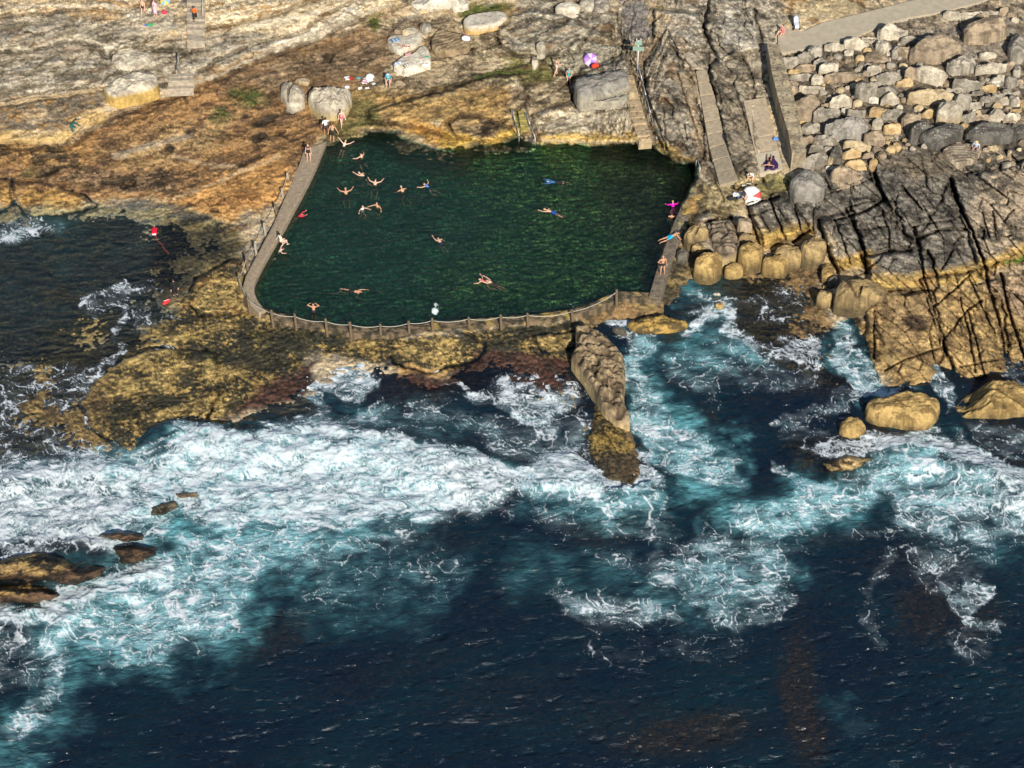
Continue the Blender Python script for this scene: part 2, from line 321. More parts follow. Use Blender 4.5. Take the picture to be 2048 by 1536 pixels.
# ------------------------------------------------------------------ what the rock is made of: two tones and their share
TAN=(.50,.39,.245); PALE=(.56,.49,.38); GREY=(.27,.235,.185); DGREY=(.115,.10,.08); OCH=(.36,.215,.085); GOLD=(.42,.27,.075)
BRN=(.17,.105,.05); RUST=(.27,.13,.05); WEED=(.028,.027,.018); DBRN=(.055,.038,.022); GRN=(.07,.085,.02); CONC=(.36,.31,.235); BLK=(.075,.066,.056); YEL=(.50,.33,.06); LCH=(.40,.35,.27)
cA = np.zeros(CU.shape + (3,), np.float32); cB = cA.copy(); cM = np.zeros(CU.shape, np.float32)
cA[:] = TAN; cB[:] = GREY; cM[:] = .4
def paint(m, A, B=None, M=.4, k=1.0):
    global cA, cB, cM
    m = (m * k)[..., None]
    cA = cA * (1 - m) + np.array(A, np.float32) * m
    cB = cB * (1 - m) + np.array(B if B is not None else [c * .5 for c in A], np.float32) * m
    cM = cM * (1 - m[..., 0]) + M * m[..., 0]
paint(PM([(1160,600),(1300,596),(1400,540),(1640,520),(1660,640),(1700,800),(1650,960),(1160,960)], 14), (.24,.155,.07), (.09,.065,.04), .45)
# top left terraces
paint(PM([(-160,40),(150,30),(280,60),(380,90),(500,60),(620,100),(330,180),(0,215),(-160,215)]), LCH, (.22,.185,.13), .48)
paint(PM([(-160,-140),(360,-140),(330,-5),(160,25),(0,35),(-160,35)]), TAN, GREY, .3)
paint(PM([(410,-140),(850,-140),(740,30),(620,60),(420,60)]), (.54,.45,.31), OCH, .25)
paint(SM([(560,95),(640,75),(700,38)], 22), PALE, LCH, .3)
paint(PM([(230,10),(300,8),(345,30),(340,70),(270,62)], 8), (.50,.43,.32), LCH, .2)
paint(PM([(-160,215),(180,180),(215,195),(150,262),(0,262),(-160,262)]), (.19,.15,.105), OCH, .35)
paint(EM(72,228,22,18), TAN, GREY, .2)
paint(SM([(-160,272),(0,276),(120,276),(160,250),(215,222)], 12), (.50,.35,.15), TAN, .3)
paint(SM([(215,222),(330,192),(400,165),(520,112)], 8), TAN, OCH, .3)
# ochre platform left of the pool
paint(PM([(-160,292),(130,294),(260,215),(480,130),(600,95),(730,45),(820,60),(820,180),(700,200),(640,280),(600,330),(520,420),(450,440),(330,405),(200,400),(-160,380)]), (.30,.175,.075), (.15,.09,.05), .42)
paint(PM([(420,150),(560,110),(700,70),(780,60),(820,90),(800,150),(700,180),(560,190)], 25), (.25,.175,.105), (.13,.09,.055), .5)
paint(PM([(200,300),(360,250),(470,240),(420,300),(280,340)], 30), (.40,.27,.13), (.20,.12,.06), .3)
paint(PM([(340,420),(420,360),(560,310),(600,330),(560,400),(450,440)], 16), (.45,.25,.09), (.26,.13,.05), .35)
paint(SM([(-50,300),(60,305),(150,320)], 22), OCH, (.07,.05,.03), .5)
paint(SM([(80,345),(160,350),(260,365),(330,360)], 20), (.23,.15,.085), DBRN, .5)
for x, y, r in [(445,232,26),(500,195,30),(60,345,14)]: paint(EM(x, y, r * 1.2, r * .6), (.16,.12,.05), (.06,.08,.02), .45)
for x, y, a, b in [(530,240,24,10),(518,274,12,8),(658,116,9,8),(335,298,10,8),(255,368,12,8),(95,345,22,8),(80,322,14,7),(582,222,14,8),(330,345,8,5),(545,190,10,5),(380,260,9,4),(295,285,9,4),(485,330,8,4),(430,420,9,4)]:
    paint(EM(x, y, a, b, -12, .3), (.045,.035,.028), DBRN, .5)
paint(SM([(60,400),(150,405)], 22), (.44,.27,.09), (.24,.13,.05), .35)
paint(PM([(-60,365),(20,365),(22,415),(-60,415)]), (.44,.27,.09), (.24,.13,.05), .35)
# mid band behind the pool
paint(PM([(700,45),(1000,20),(1250,30),(1290,140),(1200,230),(1040,230),(740,230),(740,160),(820,90)]), (.36,.285,.18), (.16,.12,.075), .48)
paint(PM([(960,110),(1040,80),(1130,90),(1110,160),(1000,170)], 14), (.40,.33,.22), (.15,.13,.06), .4)
paint(SM([(980,20),(1010,12),(930,30)], 14), (.17,.15,.045), GRN, .5)
paint(SM([(750,48),(760,40)], 9), (.14,.14,.03), GRN, .5)
paint(SM([(1032,100),(1040,135),(1100,150),(1070,160),(1030,140)], 13), (.17,.15,.05), (.09,.08,.03), .5)
paint(SM([(742,223),(820,200),(900,180),(950,158),(1000,145),(1060,142)], 5), (.05,.055,.025), WEED, .5)
paint(PM([(700,175),(860,190),(1010,170),(1040,275),(1000,288),(880,290),(830,270),(740,262),(690,275),(650,280),(650,240)], 14), (.38,.25,.10), (.20,.13,.06), .38)
paint(SM([(700,215),(740,215),(745,232),(700,250),(670,270)], 18), (.19,.16,.06), (.10,.09,.03), .45)
paint(SM([(830,262),(900,285),(1000,280),(1040,268)], 10), (.48,.31,.07), OCH, .35)
paint(SM([(870,270),(830,250)], 14), (.44,.24,.06), OCH, .4)
paint(PM([(905,244),(980,244),(1015,258),(960,280),(915,266)], 6), (.26,.19,.11), DBRN, .4)
paint(EM(874,243,9,7), (.42,.36,.2), LCH, .3)
paint(PM([(1070,232),(1180,200),(1280,205),(1300,262),(1080,268)], 8), (.50,.43,.31), (.16,.125,.08), .5)
paint(SM([(1078,276),(1180,278),(1300,278)], 9), (.50,.35,.11), OCH, .3)
paint(SM([(1040,230),(1045,262)], 10), (.32,.27,.08), (.12,.13,.03), .4)
paint(PM([(1145,168),(1170,140),(1250,112),(1262,180),(1250,206),(1158,208)], 5), (.34,.315,.27), (.12,.105,.085), .42)
paint(PM([(1090,120),(1160,80),(1240,95),(1240,115),(1200,140),(1140,150)], 5), (.38,.34,.25), (.20,.17,.12), .35)
paint(PM([(1040,-20),(1230,-20),(1230,60),(1100,110),(1010,110)], 14), (.33,.29,.22), (.15,.125,.09), .45)
# right top structure
paint(PM([(1230,-140),(1560,-140),(1560,100),(1530,120),(1500,380),(1420,420),(1390,330),(1260,220),(1240,120)]), (.42,.36,.27), (.15,.125,.09), .45)
paint(PM([(1243,0),(1290,0),(1305,60),(1290,85),(1262,82),(1245,40)], 5), (.245,.225,.205), (.20,.18,.16), .4)
paint(PM([(1290,-20),(1330,-20),(1335,55),(1315,70),(1300,60)], 5), (.42,.33,.21), GREY, .3)
paint(PM([(1262,90),(1330,58),(1300,110),(1280,150),(1262,130)], 5), (.38,.29,.19), (.28,.21,.14), .4)
paint(PM([(1255,150),(1275,150),(1310,288),(1280,288),(1258,200)], 5), (.36,.27,.16), (.15,.11,.07), .45)
paint(PM([(1340,10),(1410,20),(1410,90),(1350,100)], 12), (.40,.355,.28), GREY, .35)
paint(PM([(1440,20),(1500,10),(1515,95),(1440,95)], 10), (.42,.38,.31), GREY, .4)
paint(PM([(1290,140),(1345,90),(1390,200),(1400,312),(1345,312),(1310,250)], 8), (.36,.31,.235), (.12,.10,.075), .45)
paint(PM([(1350,145),(1392,142),(1410,300),(1430,372),(1405,330),(1370,200)], 4), (.37,.29,.19), (.27,.20,.13), .4)
paint(PM([(1420,150),(1500,130),(1515,330),(1500,380),(1450,370),(1440,280)], 8), (.29,.24,.17), (.12,.10,.075), .45)
paint(SM([(1385,318),(1320,290),(1345,314)], 7), (.42,.30,.11), OCH, .4)
paint(PM([(1440,350),(1540,350),(1560,400),(1500,415),(1440,440),(1390,420),(1400,370)]), (.42,.33,.18), (.18,.14,.07), .42)
paint(PM([(1566,345),(1600,350),(1560,400),(1500,400),(1520,360)]), (.30,.26,.10), (.13,.11,.06), .4)
# rock pile ground
paint(PM([(1560,100),(1700,80),(1880,25),(2208,-140),(2208,300),(1990,330),(1760,300),(1600,350),(1600,250)]), (.33,.265,.18), (.14,.11,.08), .48)
paint(PM([(1840,60),(1960,30),(2040,20),(2040,110),(1960,130),(1880,110),(1830,80)], 12), (.29,.245,.19), (.15,.12,.09), .45)
paint(PM([(1900,-140),(2208,-140),(2060,0),(1960,5),(1860,20)]), TAN, LCH, .35)
paint(PM([(1560,-60),(1840,-60),(1700,30),(1620,50),(1575,30)], 10), (.48,.38,.23), OCH, .35)
# dark jointed blocks
paint(PM([(1570,380),(1740,300),(1900,300),(2208,280),(2208,470),(2048,500),(1960,545),(1730,545),(1640,440),(1560,480),(1500,420)]), (.215,.19,.155), (.085,.075,.062), .46)
paint(PM([(1980,340),(2208,300),(2208,480),(2048,500),(1960,520),(1930,440)], 20), (.38,.30,.21), (.14,.115,.085), .4)
paint(PM([(1750,320),(1880,310),(1930,345),(1830,360)], 14), (.15,.12,.085), (.3,.24,.17), .3)
paint(SM([(1510,480),(1610,465)], 18), (.44,.29,.09), OCH, .25)
paint(SM([(1680,530),(1735,520)], 16), (.44,.29,.09), OCH, .25)
paint(SM([(1760,565),(1860,560),(1960,545),(2060,500),(2208,460)], 17), (.47,.32,.11), OCH, .3)
paint(EM(2035,520,25,7,-20), (.09,.16,.02), GRN, .4)
paint(PM([(1960,560),(2208,500),(2208,660),(2030,660),(1980,620)], 16), (.38,.27,.17), (.17,.12,.07), .4)
paint(PM([(1735,590),(1860,580),(1960,560),(2040,640),(2208,660),(2208,760),(1930,770),(1790,780),(1730,700)], 12), (.40,.275,.12), (.19,.125,.06), .42)
paint(PM([(1750,590),(1870,590),(1880,640),(1800,680),(1750,640)], 20), (.36,.245,.12), (.18,.12,.06), .4)
paint(EM(1830,650,20,18,-40,.3), (.10,.065,.04), DBRN, .5)
paint(SM([(1600,640),(1640,700),(1670,760)], 22), (.22,.14,.06), (.07,.05,.03), .5)
paint(SM([(1700,630),(1742,690),(1752,720)], 12), (.30,.19,.07), DBRN, .45)
# wet ground beside the right wall
paint(PM([(1395,352),(1420,380),(1395,440),(1420,520),(1380,560),(1345,600),(1300,620),(1240,600),(1300,590),(1345,500)]), (.22,.16,.07), (.06,.05,.03), .5)
paint(SM([(1385,400),(1365,450)], 9), (.46,.31,.10), OCH, .3)
# seaward reef in front of the pool
paint(PM([(380,470),(480,520),(490,620),(540,640),(700,675),(950,660),(1160,640),(1170,720),(1100,740),(950,760),(830,745),(620,700),(600,780),(400,850),(250,905),(120,830),(200,720),(330,600)]), (.33,.225,.075), (.035,.033,.022), .62)
for x, y, a, b, r in [(440,590,60,40,-15),(860,700,70,24,-8),(1110,682,48,14,-5),(380,730,70,16,-6),(300,770,60,22,-20),(450,745,60,16,-8),(380,820,90,26,-8),(440,655,32,12,-5),(725,685,36,10,-8),(240,770,40,18,-30)]:
    paint(EM(x, y, a, b, r), (.38,.27,.10), (.10,.075,.035), .46)
for x, y, a, b, r in [(330,800,40,14,5),(420,710,55,14,-5),(560,680,60,22,15),(240,830,36,14,0),(530,720,60,22,0),(1010,700,40,26,0),(640,672,60,14,8),(1060,660,80,12,-4)]:
    paint(EM(x, y, a, b, r), (.09,.075,.03), WEED, .7)
for p in ([(640,720),(610,800),(470,835),(420,850),(500,800),(560,750)], [(800,740),(900,752),(960,700),(1080,705),(1150,720),(1150,780),(1000,790),(850,800),(760,770)]):
    paint(PM(p, 10), (.085,.04,.028), (.03,.02,.016), .5)
paint(SM([(800,738),(870,745),(890,742)], 6), (.42,.27,.11), OCH, .3)
paint(PM([(1190,820),(1245,830),(1282,960),(1210,965),(1165,900)], 10), (.36,.24,.07), (.05,.045,.025), .5)
paint(PM([(1170,905),(1280,905),(1280,970),(1180,970)], 10), (.10,.07,.04), WEED, .5)
# shallow flat left, under water
paint(PM([(200,405),(330,405),(440,445),(480,470),(380,560),(340,640),(200,700),(0,800),(-160,800),(-160,430)]), (.26,.225,.12), (.085,.09,.08), .5)
for x, y, a, b, r in [(160,660,80,30,-10),(110,590,26,18,0),(300,700,80,26,-20),(120,720,80,22,-10),(50,745,60,14,-10),(430,480,40,20,-40),(160,600,20,20,0)]:
    paint(EM(x, y, a, b, r, .6), (.40,.29,.11), (.14,.10,.045), .4, .9)
paint(PM([(-160,790),(60,760),(200,700),(220,760),(200,900),(-160,900)], 18), (.28,.19,.075), (.09,.065,.035), .5)
# rocks left bottom
paint(PM([(-160,1090),(340,1060),(340,1130),(210,1160),(120,1215),(-160,1215)], 8), (.10,.06,.035), (.03,.022,.017), .5)
paint(EM(70,1128,80,22,-4), (.33,.22,.09), (.03,.025,.018), .42)
paint(EM(20,1180,70,10,-4), (.30,.19,.07), (.03,.025,.018), .45)
paint(EM(350,1005,60,40), (.12,.09,.06), WEED, .5)
paint(EM(1690,925,70,30), (.30,.21,.10), DBRN, .45)
# pool floor
pf = PM(POOL, 6)
paint(pf, (.14,.36,.18), (.024,.085,.055), .5)
for x, y, a, b, r in [(1150,420,190,110,-10),(1120,560,170,50,-8),(1000,330,160,40,0),(1060,300,100,14,0),(930,560,90,50,0)]:
    paint(EM(x, y, a, b, r, .8) * pf, (.31,.50,.17), (.04,.12,.055), .5)
paint(EM(1300,400,90,120,0,.7) * pf, (.22,.27,.11), (.04,.055,.033), .6)
paint(EM(720,420,150,170,0,.8) * pf, (.10,.30,.18), (.022,.08,.06), .5)
paint(SM([(660,300),(700,285),(760,275),(810,290),(850,310),(900,318),(960,300),(1040,292)], 14) * sst(-30, -6, sdist(POOL, CU, CV)), (.10,.085,.035), WEED, .6)
paint(EM(850,315,90,22,14,.5) * pf, (.085,.07,.03), WEED, .6)
paint(SM([(1200,300),(1300,310),(1350,340),(1370,380),(1330,470),(1300,560)], 22) * pf, (.07,.065,.035), WEED, .6)

paint(PM([(1575,115),(1700,95),(1800,60),(1830,110),(1960,130),(2060,110),(2208,100),(2208,300),(1980,330),(1760,310),(1640,340),(1590,250)]), (.20,.16,.115), (.09,.075,.055), .5, .8)  # ground darkened under the pile, painting in the shade between boulders
paint(PM([(330,430),(440,440),(490,450),(480,520),(400,545),(330,620),(280,560)], 14), (.13,.105,.05), (.030,.028,.02), .55)
PITS = [(530,240,26,11),(518,274,12,9),(658,116,9,8),(335,298,11,9),(255,368,14,8),(95,345,22,8),(80,322,16,7),(582,222,15,9),(330,345,8,5),(545,190,10,5),(380,260,7,3),(295,285,7,3),(485,330,8,4),(430,420,8,4),(250,110,6,4),(150,330,8,4),(405,300,5,3),(440,285,5,3),(470,355,6,3),(350,320,4,3),(560,265,7,4),(360,385,6,3),(225,345,5,3),(1110,100,8,5),(985,195,8,3),(1275,255,8,5),(920,150,6,4)]
for q in range(150):
    x, y = random.uniform(120, 640), random.uniform(180, 420); PITS.append((x, y, random.uniform(1.5, 4.5), random.uniform(1, 2.4)))
# ------------------------------------------------------------------ terrain mesh
SP = 1.9
us = np.arange(-130, 2180, SP, dtype=np.float32); vs = np.arange(-120, 1235, SP, dtype=np.float32)
U, V = np.meshgrid(us, vs)
Xg, Yg = [a.astype(np.float32) for a in unproj(U, V, 1.0)]
Zt, Uw, Vw = fine_height(U, V, Xg, Yg)
FS = [(PALE,4,.8,[(-20,96),(60,98),(130,76),(180,82),(240,100)]),(TAN,5,.8,[(-20,212),(70,197),(205,177)]),(PALE,5,.85,[(205,222),(270,206),(330,191),(380,171),(440,149),(520,111),(620,72),(700,37),(780,8)]),
 (PALE,3.5,.7,[(-20,24),(80,8),(150,14),(230,12)]),(OCH,5,.6,[(180,-4),(260,12),(345,2)]),(OCH,3,.6,[(430,26),(560,10),(720,-8)]),(DGREY,2,.6,[(430,18),(520,6),(640,-6)]),(PALE,13,.9,[(585,82),(612,66),(640,68)]),(PALE,6,.6,[(500,52),(620,30),(760,-10)]),
 ((.52,.37,.17),9,.9,[(-20,279),(60,281),(128,282)]),((.50,.37,.19),6,.8,[(135,272),(165,250),(205,226)]),(DGREY,4,.6,[(-20,262),(60,254),(145,258)]),(DGREY,7,.55,[(90,195),(150,208),(200,196)]),(LCH,9,.5,[(230,312),(300,292),(380,272)]),(TAN,7,.45,[(350,312),(420,330),(480,336)]),
 (DBRN,2.6,.8,[(300,398),(380,372),(470,337),(560,300),(630,276)]),(TAN,5,.5,[(330,402),(400,378),(480,345),(560,312)]),(BRN,16,.6,[(560,178),(660,158),(760,140)]),(BRN,12,.5,[(600,100),(690,92),(770,70)]),(DBRN,5,.6,[(0,300),(70,297),(130,304)]),
 (WEED,3,.8,[(742,224),(820,201),(900,181),(950,159),(985,146),(1050,142)]),((.10,.13,.03),4,.7,[(950,156),(1000,144),(1070,142)]),(PALE,4,.5,[(1000,60),(1080,110),(1150,90)]),(LCH,12,.5,[(1100,250),(1180,240),(1260,232)]),(TAN,5,.7,[(1085,280),(1180,283),(1260,285),(1300,282)]),
 (LCH,9,.5,[(240,60),(330,52),(370,60)]),(DGREY,9,.5,[(150,150),(220,160)]),(DGREY,6,.5,[(0,60),(80,48),(150,50)]),(OCH,12,.5,[(150,30),(230,28)]),(DGREY,6,.45,[(430,90),(500,72),(560,70)]),(PALE,5,.5,[(420,120),(470,96),(540,76)])]
# bedding: coordinates along / across the beds, which run up to the right on the left side
th = np.where(U < 1300, R(28), R(-62)); th = lerp(R(26), R(-64), sst(1180, 1330, U + (V - 200) * .25))
bx = Xg * np.cos(th) + Yg * np.sin(th); by = -Xg * np.sin(th) + Yg * np.cos(th)
pm = sst(-3, 5, sdist(POOL, Uw, V + (Vw - V) * 1.5))
land = sst(-.3, .5, Zt)
flat = np.zeros_like(U)
for pl in (PATH, DECK, STRIP, WALLP): flat = np.maximum(flat, sst(-6, 2, sdist(pl, U, V)))
rough = (1 - flat)
tn = fbm(bx * .16, by * .55, 4, 3)
ter = tn * 7; fl = np.floor(ter); Zt = Zt + rough * land * ((fl + sst(.72, .98, ter - fl)) / 7 - tn * .75) * .9
big = fbm(Xg * .35, Yg * .35, 3, 15)
Zt = Zt + rough * (.20 * big + .15 * fbm(bx * .7, by * 1.2, 5, 21, .55) * (.5 + 1.3 * sst(-.3, .5, fbm(Xg * .15, Yg * .2, 3, 23))) + .045 * ridged(Xg * 1.7, Yg * 1.7, 3, 31) * sst(-.2, .6, fbm(Xg * .2, Yg * .2, 2, 40)))
# split bedding plates with thin open joints
w1, w2 = fbm(Xg * .5, Yg * .6, 4, 57), fbm(Xg * .5, Yg * .6, 4, 58)
fpl, epl, cpl = voronoi(bx * .13 + .35 * w1, by * .36 + .35 * w2, 52)
lm = rough * land * (1 - pm) * sst(1330, 1270, U) * sst(450, 400, V)
fp2, ep2, cp2 = voronoi(bx * .42 + .3 * w1, by * .85 + .3 * w2, 54)
Zt = Zt + lm * (.30 * (cpl - .5) + .12 * (cp2 - .5))
jn = np.maximum(sst(.035, .008, epl), .6 * sst(.03, .008, ep2) * (cp2 > .45)) * lm
# solution pits
f1, e, cv = voronoi(Xg * 1.1 + .3 * big, Yg * 1.5, 5)
Zt = Zt - rough * land * .10 * sst(.32, .1, f1) * (cv > .62)
# fine weed / barnacle relief near the sea
low = sst(.9, .2, Zt) * (1 - pm)
f1b, eb, cvb = voronoi(Xg * 3.3, Yg * 3.3, 8)
Zt = Zt + low * (.10 * (1 - f1b) * (cvb > .35) + .05 * fbm(Xg * 2.5, Yg * 2.5, 3, 50))
crk = np.zeros_like(U); rim = np.zeros_like(U)
for poly, h, ew in LEDGES:
    xs = [p[0] for p in poly]; ys = [p[1] for p in poly]; m = ew + 14
    c0, c1 = np.searchsorted(us, [min(xs) - m, max(xs) + m]); r0, r1 = np.searchsorted(vs, [min(ys) - m, max(ys) + m])
    if c1 <= c0 or r1 <= r0: continue
    sl = (slice(r0, r1), slice(c0, c1)); s_ = sdist(poly, Uw[sl], Vw[sl])
    br = sst(-.35, .2, perlin(Xg[sl] * .35, Yg[sl] * .35, 61) + (.6 if h > .9 or min(xs) < -100 else .3))
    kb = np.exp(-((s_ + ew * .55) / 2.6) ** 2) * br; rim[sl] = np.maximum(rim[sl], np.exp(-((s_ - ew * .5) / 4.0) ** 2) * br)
    crk[sl] = np.maximum(crk[sl], kb * .9); Zt[sl] = Zt[sl] - .4 * kb  # ledge foot notched and also darkened, a shadow line in the colour
crk = np.maximum(crk, jn * .85); Zt = Zt - .22 * jn
# winding bedding cracks
for q, (fx, fy, sd_) in enumerate([(.10, .34, 140), (.17, .42, 143)]):
    cn = fbm(bx * fx, by * fy, 4, sd_, .55); gr = np.abs(cn) / (np.hypot(*np.gradient(cn)) + 1e-5)
    kc = sst(1.3, .3, gr) * sst(.0, .25, fbm(Xg * .12, Yg * .16, 3, 150 + q)) * rough * land * (1 - pm)
    crk = np.maximum(crk, kc * .8); Zt = Zt - .16 * kc
for x0, y0, s, lines, w, d in CRK:
    for ln in lines:
        pts = zz(x0, y0, s, ln)
        xs = [p[0] for p in pts]; ys = [p[1] for p in pts]; m = 16
        c0, c1 = np.searchsorted(us, [min(xs) - m, max(xs) + m]); r0, r1 = np.searchsorted(vs, [min(ys) - m, max(ys) + m])
        sl = (slice(r0, r1), slice(c0, c1))
        wv = w * (.65 + .9 * np.abs(perlin(Xg[sl] * .8, Yg[sl] * .8, 60)))
        dd = cdist(pts, lerp(U[sl], Uw[sl], .35), lerp(V[sl], Vw[sl], .35)) / wv
        k = sst(1.15, .35, dd)
        crk[sl] = np.maximum(crk[sl], k); Zt[sl] = Zt[sl] - d * k * .5
for (x, y, a, bb) in PITS:
    m = a * 2 + 8; c0, c1 = np.searchsorted(us, [x - m, x + m]); r0, r1 = np.searchsorted(vs, [y - m, y + m]); sl = (slice(r0, r1), slice(c0, c1))
    kk = sst(1.15, .75, np.hypot((Uw[sl] - x + .35 * (Vw[sl] - y)) / a, (Vw[sl] - y + .25 * (Uw[sl] - x)) / bb)); Zt[sl] = Zt[sl] - kk * min(.45, a * .05); crk[sl] = np.maximum(crk[sl], kk * .9)
# a net of natural joints over the jointed blocks
jm = samp(sst(0, 14, sdist([(1570,390),(1740,300),(1900,300),(2208,280),(2208,760),(1930,770),(1790,780),(1640,450),(1500,480)], CU, CV)), U, V)
f1j, ej, cvj = voronoi(bx * .28, by * .85, 12)
kj = sst(.07, .02, ej) * jm
Zt = Zt - .22 * kj + jm * .5 * (cvj - .5)
bm2 = samp(sst(0, 14, sdist([(1290,130),(1345,80),(1500,0),(1520,90),(1500,380),(1440,372),(1400,320),(1330,300)], CU, CV)), U, V) * rough
f1k, ek, cvk = voronoi(bx * .45, by * 1.0, 14)
Zt = Zt - .22 * sst(.08, .02, ek) * bm2 + bm2 * .45 * (cvk - .5)
crk = np.maximum(crk, np.maximum(kj, sst(.08, .02, ek) * bm2) * .6)
# pool basin and the weed growing on its floor
f1p, ep, cvp = voronoi(Xg * 1.5 + .5 * perlin(Xg, Yg, 3), Yg * 1.9 + .5 * perlin(Xg, Yg, 4), 17)
f1q, eq, cvq = voronoi(Xg * 3.4, Yg * 4.2, 19)
deep = -.55 - .55 * sst(4, 60, sdist(POOL, U, V)) + .85 * samp(np.maximum(EM(850, 306, 130, 26, 10, .5), EM(1010, 300, 90, 12, 0, .5)), U, V) + .25 * big
floor_z = deep + .30 * (1 - f1p) * (.5 + cvp) + .12 * (1 - f1q)
Zt = lerp(Zt, floor_z, pm)
# hollow the rock under the built pool walls a little, bench it under the slabs
Zt = Zt - .12 * flat
_zs = Zt[::2, ::2].copy(); _us = us[::2]; _vs = vs[::2]
def Zat(u, v):
    i = int(np.clip(np.searchsorted(_vs, v), 0, len(_vs) - 1)); j = int(np.clip(np.searchsorted(_us, u), 0, len(_us) - 1))
    return float(_zs[i, j])
def P3(u, v, dz=0.0, z=None):
    zt = z if z is not None else max(Zat(u, v), -.05) + dz
    x, y = unproj(u, v, zt)
    return Vector((float(x), float(y), float(zt)))
Xt, Yt = unproj(U, V, Zt)
# colour of the rock, with crevice and ledge-foot shade put into it
wc = fbm(Xg * .5, Yg * .5, 5, 70); wd = fbm(Xg * .5, Yg * .5, 5, 75)
us_, vs_ = U + wc * 26, V + wd * 18
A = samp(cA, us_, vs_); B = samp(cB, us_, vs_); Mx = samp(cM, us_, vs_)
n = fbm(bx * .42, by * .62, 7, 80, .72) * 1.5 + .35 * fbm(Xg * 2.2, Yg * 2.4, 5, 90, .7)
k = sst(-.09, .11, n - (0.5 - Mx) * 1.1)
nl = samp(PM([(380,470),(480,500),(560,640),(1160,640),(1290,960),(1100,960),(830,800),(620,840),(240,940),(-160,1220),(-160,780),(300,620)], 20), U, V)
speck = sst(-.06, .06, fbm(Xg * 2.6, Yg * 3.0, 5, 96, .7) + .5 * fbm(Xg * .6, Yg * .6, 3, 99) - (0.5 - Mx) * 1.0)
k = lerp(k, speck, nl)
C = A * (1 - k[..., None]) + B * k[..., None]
C = C * (1 + .42 * fbm(bx * .26, by * .5, 6, 110) + .25 * fbm(Xg * .09, Yg * .12, 3, 112))[..., None]
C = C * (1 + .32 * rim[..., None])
sp_ = fbm(Xg * 1.5, Yg * 1.9, 6, 104, .74); sm_ = sst(-.25, .25, fbm(Xg * .18, Yg * .24, 3, 106)) * land * (1 - pm) * (.35 + .65 * rough)
C = C * (1 + sm_ * (sst(-.04, .10, sp_) * .55 - .27))[..., None]
dkp = sst(.16, .24, fbm(Xg * .8, Yg * 1.0, 6, 108, .7)) * land * (1 - pm) * rough
C = C * (1 - .5 * dkp[..., None]); ltp = sst(.20, .27, fbm(Xg * .9, Yg * 1.1, 6, 109, .7)) * land * (1 - pm) * rough; C = C * (1 + .4 * ltp[..., None])
st = sst(.12, .42, fbm(bx * .3, by * .8, 4, 120)) * land * (V < 640) * (U < 1400)
C = C * (1 - .35 * st[..., None]) + np.array((.30, .15, .055), np.float32) * .35 * st[..., None]
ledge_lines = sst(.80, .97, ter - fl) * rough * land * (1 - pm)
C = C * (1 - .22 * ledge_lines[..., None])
C = C * (1 - .6 * crk[..., None]) + np.array((.035, .028, .02), np.float32) * .6 * crk[..., None]  # dark cracks and pits, with crevice shade painted into the colour
for col, wpx, stg, ln in FS:
    xs = [p[0] for p in ln]; ys = [p[1] for p in ln]; m = wpx * 2 + 16; c0, c1 = np.searchsorted(us, [min(xs) - m, max(xs) + m]); r0, r1 = np.searchsorted(vs, [min(ys) - m, max(ys) + m]); sl = (slice(r0, r1), slice(c0, c1))
    dd = cdist(ln, Uw[sl], Vw[sl]); kk = sst(wpx, wpx * .35, dd + wpx * .8 * fbm(Xg[sl] * 1.5, Yg[sl] * 1.5, 4, 160)) * stg
    C[sl] = C[sl] * (1 - kk[..., None]) + np.array(col, np.float32) * (1 + .25 * sp_[sl][..., None]) * kk[..., None]
# pool floor: paler weed tips, plus a net of caustic light painted in
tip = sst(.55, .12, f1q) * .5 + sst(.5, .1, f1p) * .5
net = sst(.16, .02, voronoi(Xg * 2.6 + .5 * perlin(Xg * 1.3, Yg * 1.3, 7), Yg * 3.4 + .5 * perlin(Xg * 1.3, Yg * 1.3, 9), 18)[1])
tip_caustic = np.clip(sst(.45, .8, tip + .35 * fbm(Xg * 6, Yg * 6, 2, 130)) * .45 + net * sst(-.3, .3, fbm(Xg * .6, Yg * .7, 3, 133)) * .8, 0, 1) * (.35 + .75 * sst(-.35, .3, fbm(Xg * .28, Yg * .36, 4, 136)))
Cp = samp(cB, us_, vs_) * (1 - tip_caustic[..., None]) + samp(cA, us_, vs_) * 1.5 * tip_caustic[..., None]
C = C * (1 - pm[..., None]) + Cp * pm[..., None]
shal = sst(.15, -.1, Zt) * (1 - pm) * sst(520, 440, U) * sst(820, 700, V); Cw = samp(cB, us_, vs_) * 1.3 * (1 - tip_caustic[..., None]) + samp(cA, us_, vs_) * 1.5 * tip_caustic[..., None]  # left shallows take the same weed tips and painted caustic lines
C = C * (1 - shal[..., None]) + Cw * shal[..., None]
wet = np.clip(sst(.9, .2, Zt + .3 * big) * .9 + pm, 0, 1)
keep = Zt > -1.5
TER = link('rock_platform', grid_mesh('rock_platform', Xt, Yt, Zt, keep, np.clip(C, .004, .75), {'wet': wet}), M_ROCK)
tag(TER, kind='structure')
# ------------------------------------------------------------------ the sea
fF = np.zeros(CU.shape, np.float32); fT = fF.copy(); fK = fF.copy(); fS = fF.copy(); fH = fF.copy(); fG = fF.copy()
def addF(m, v): 
    global fF
    fF = np.maximum(fF, m * v)
def addT(m, v):
    global fT
    fT = np.maximum(fT, m * v)
def addK(m, v):
    global fK
    fK = np.maximum(fK, m * v)
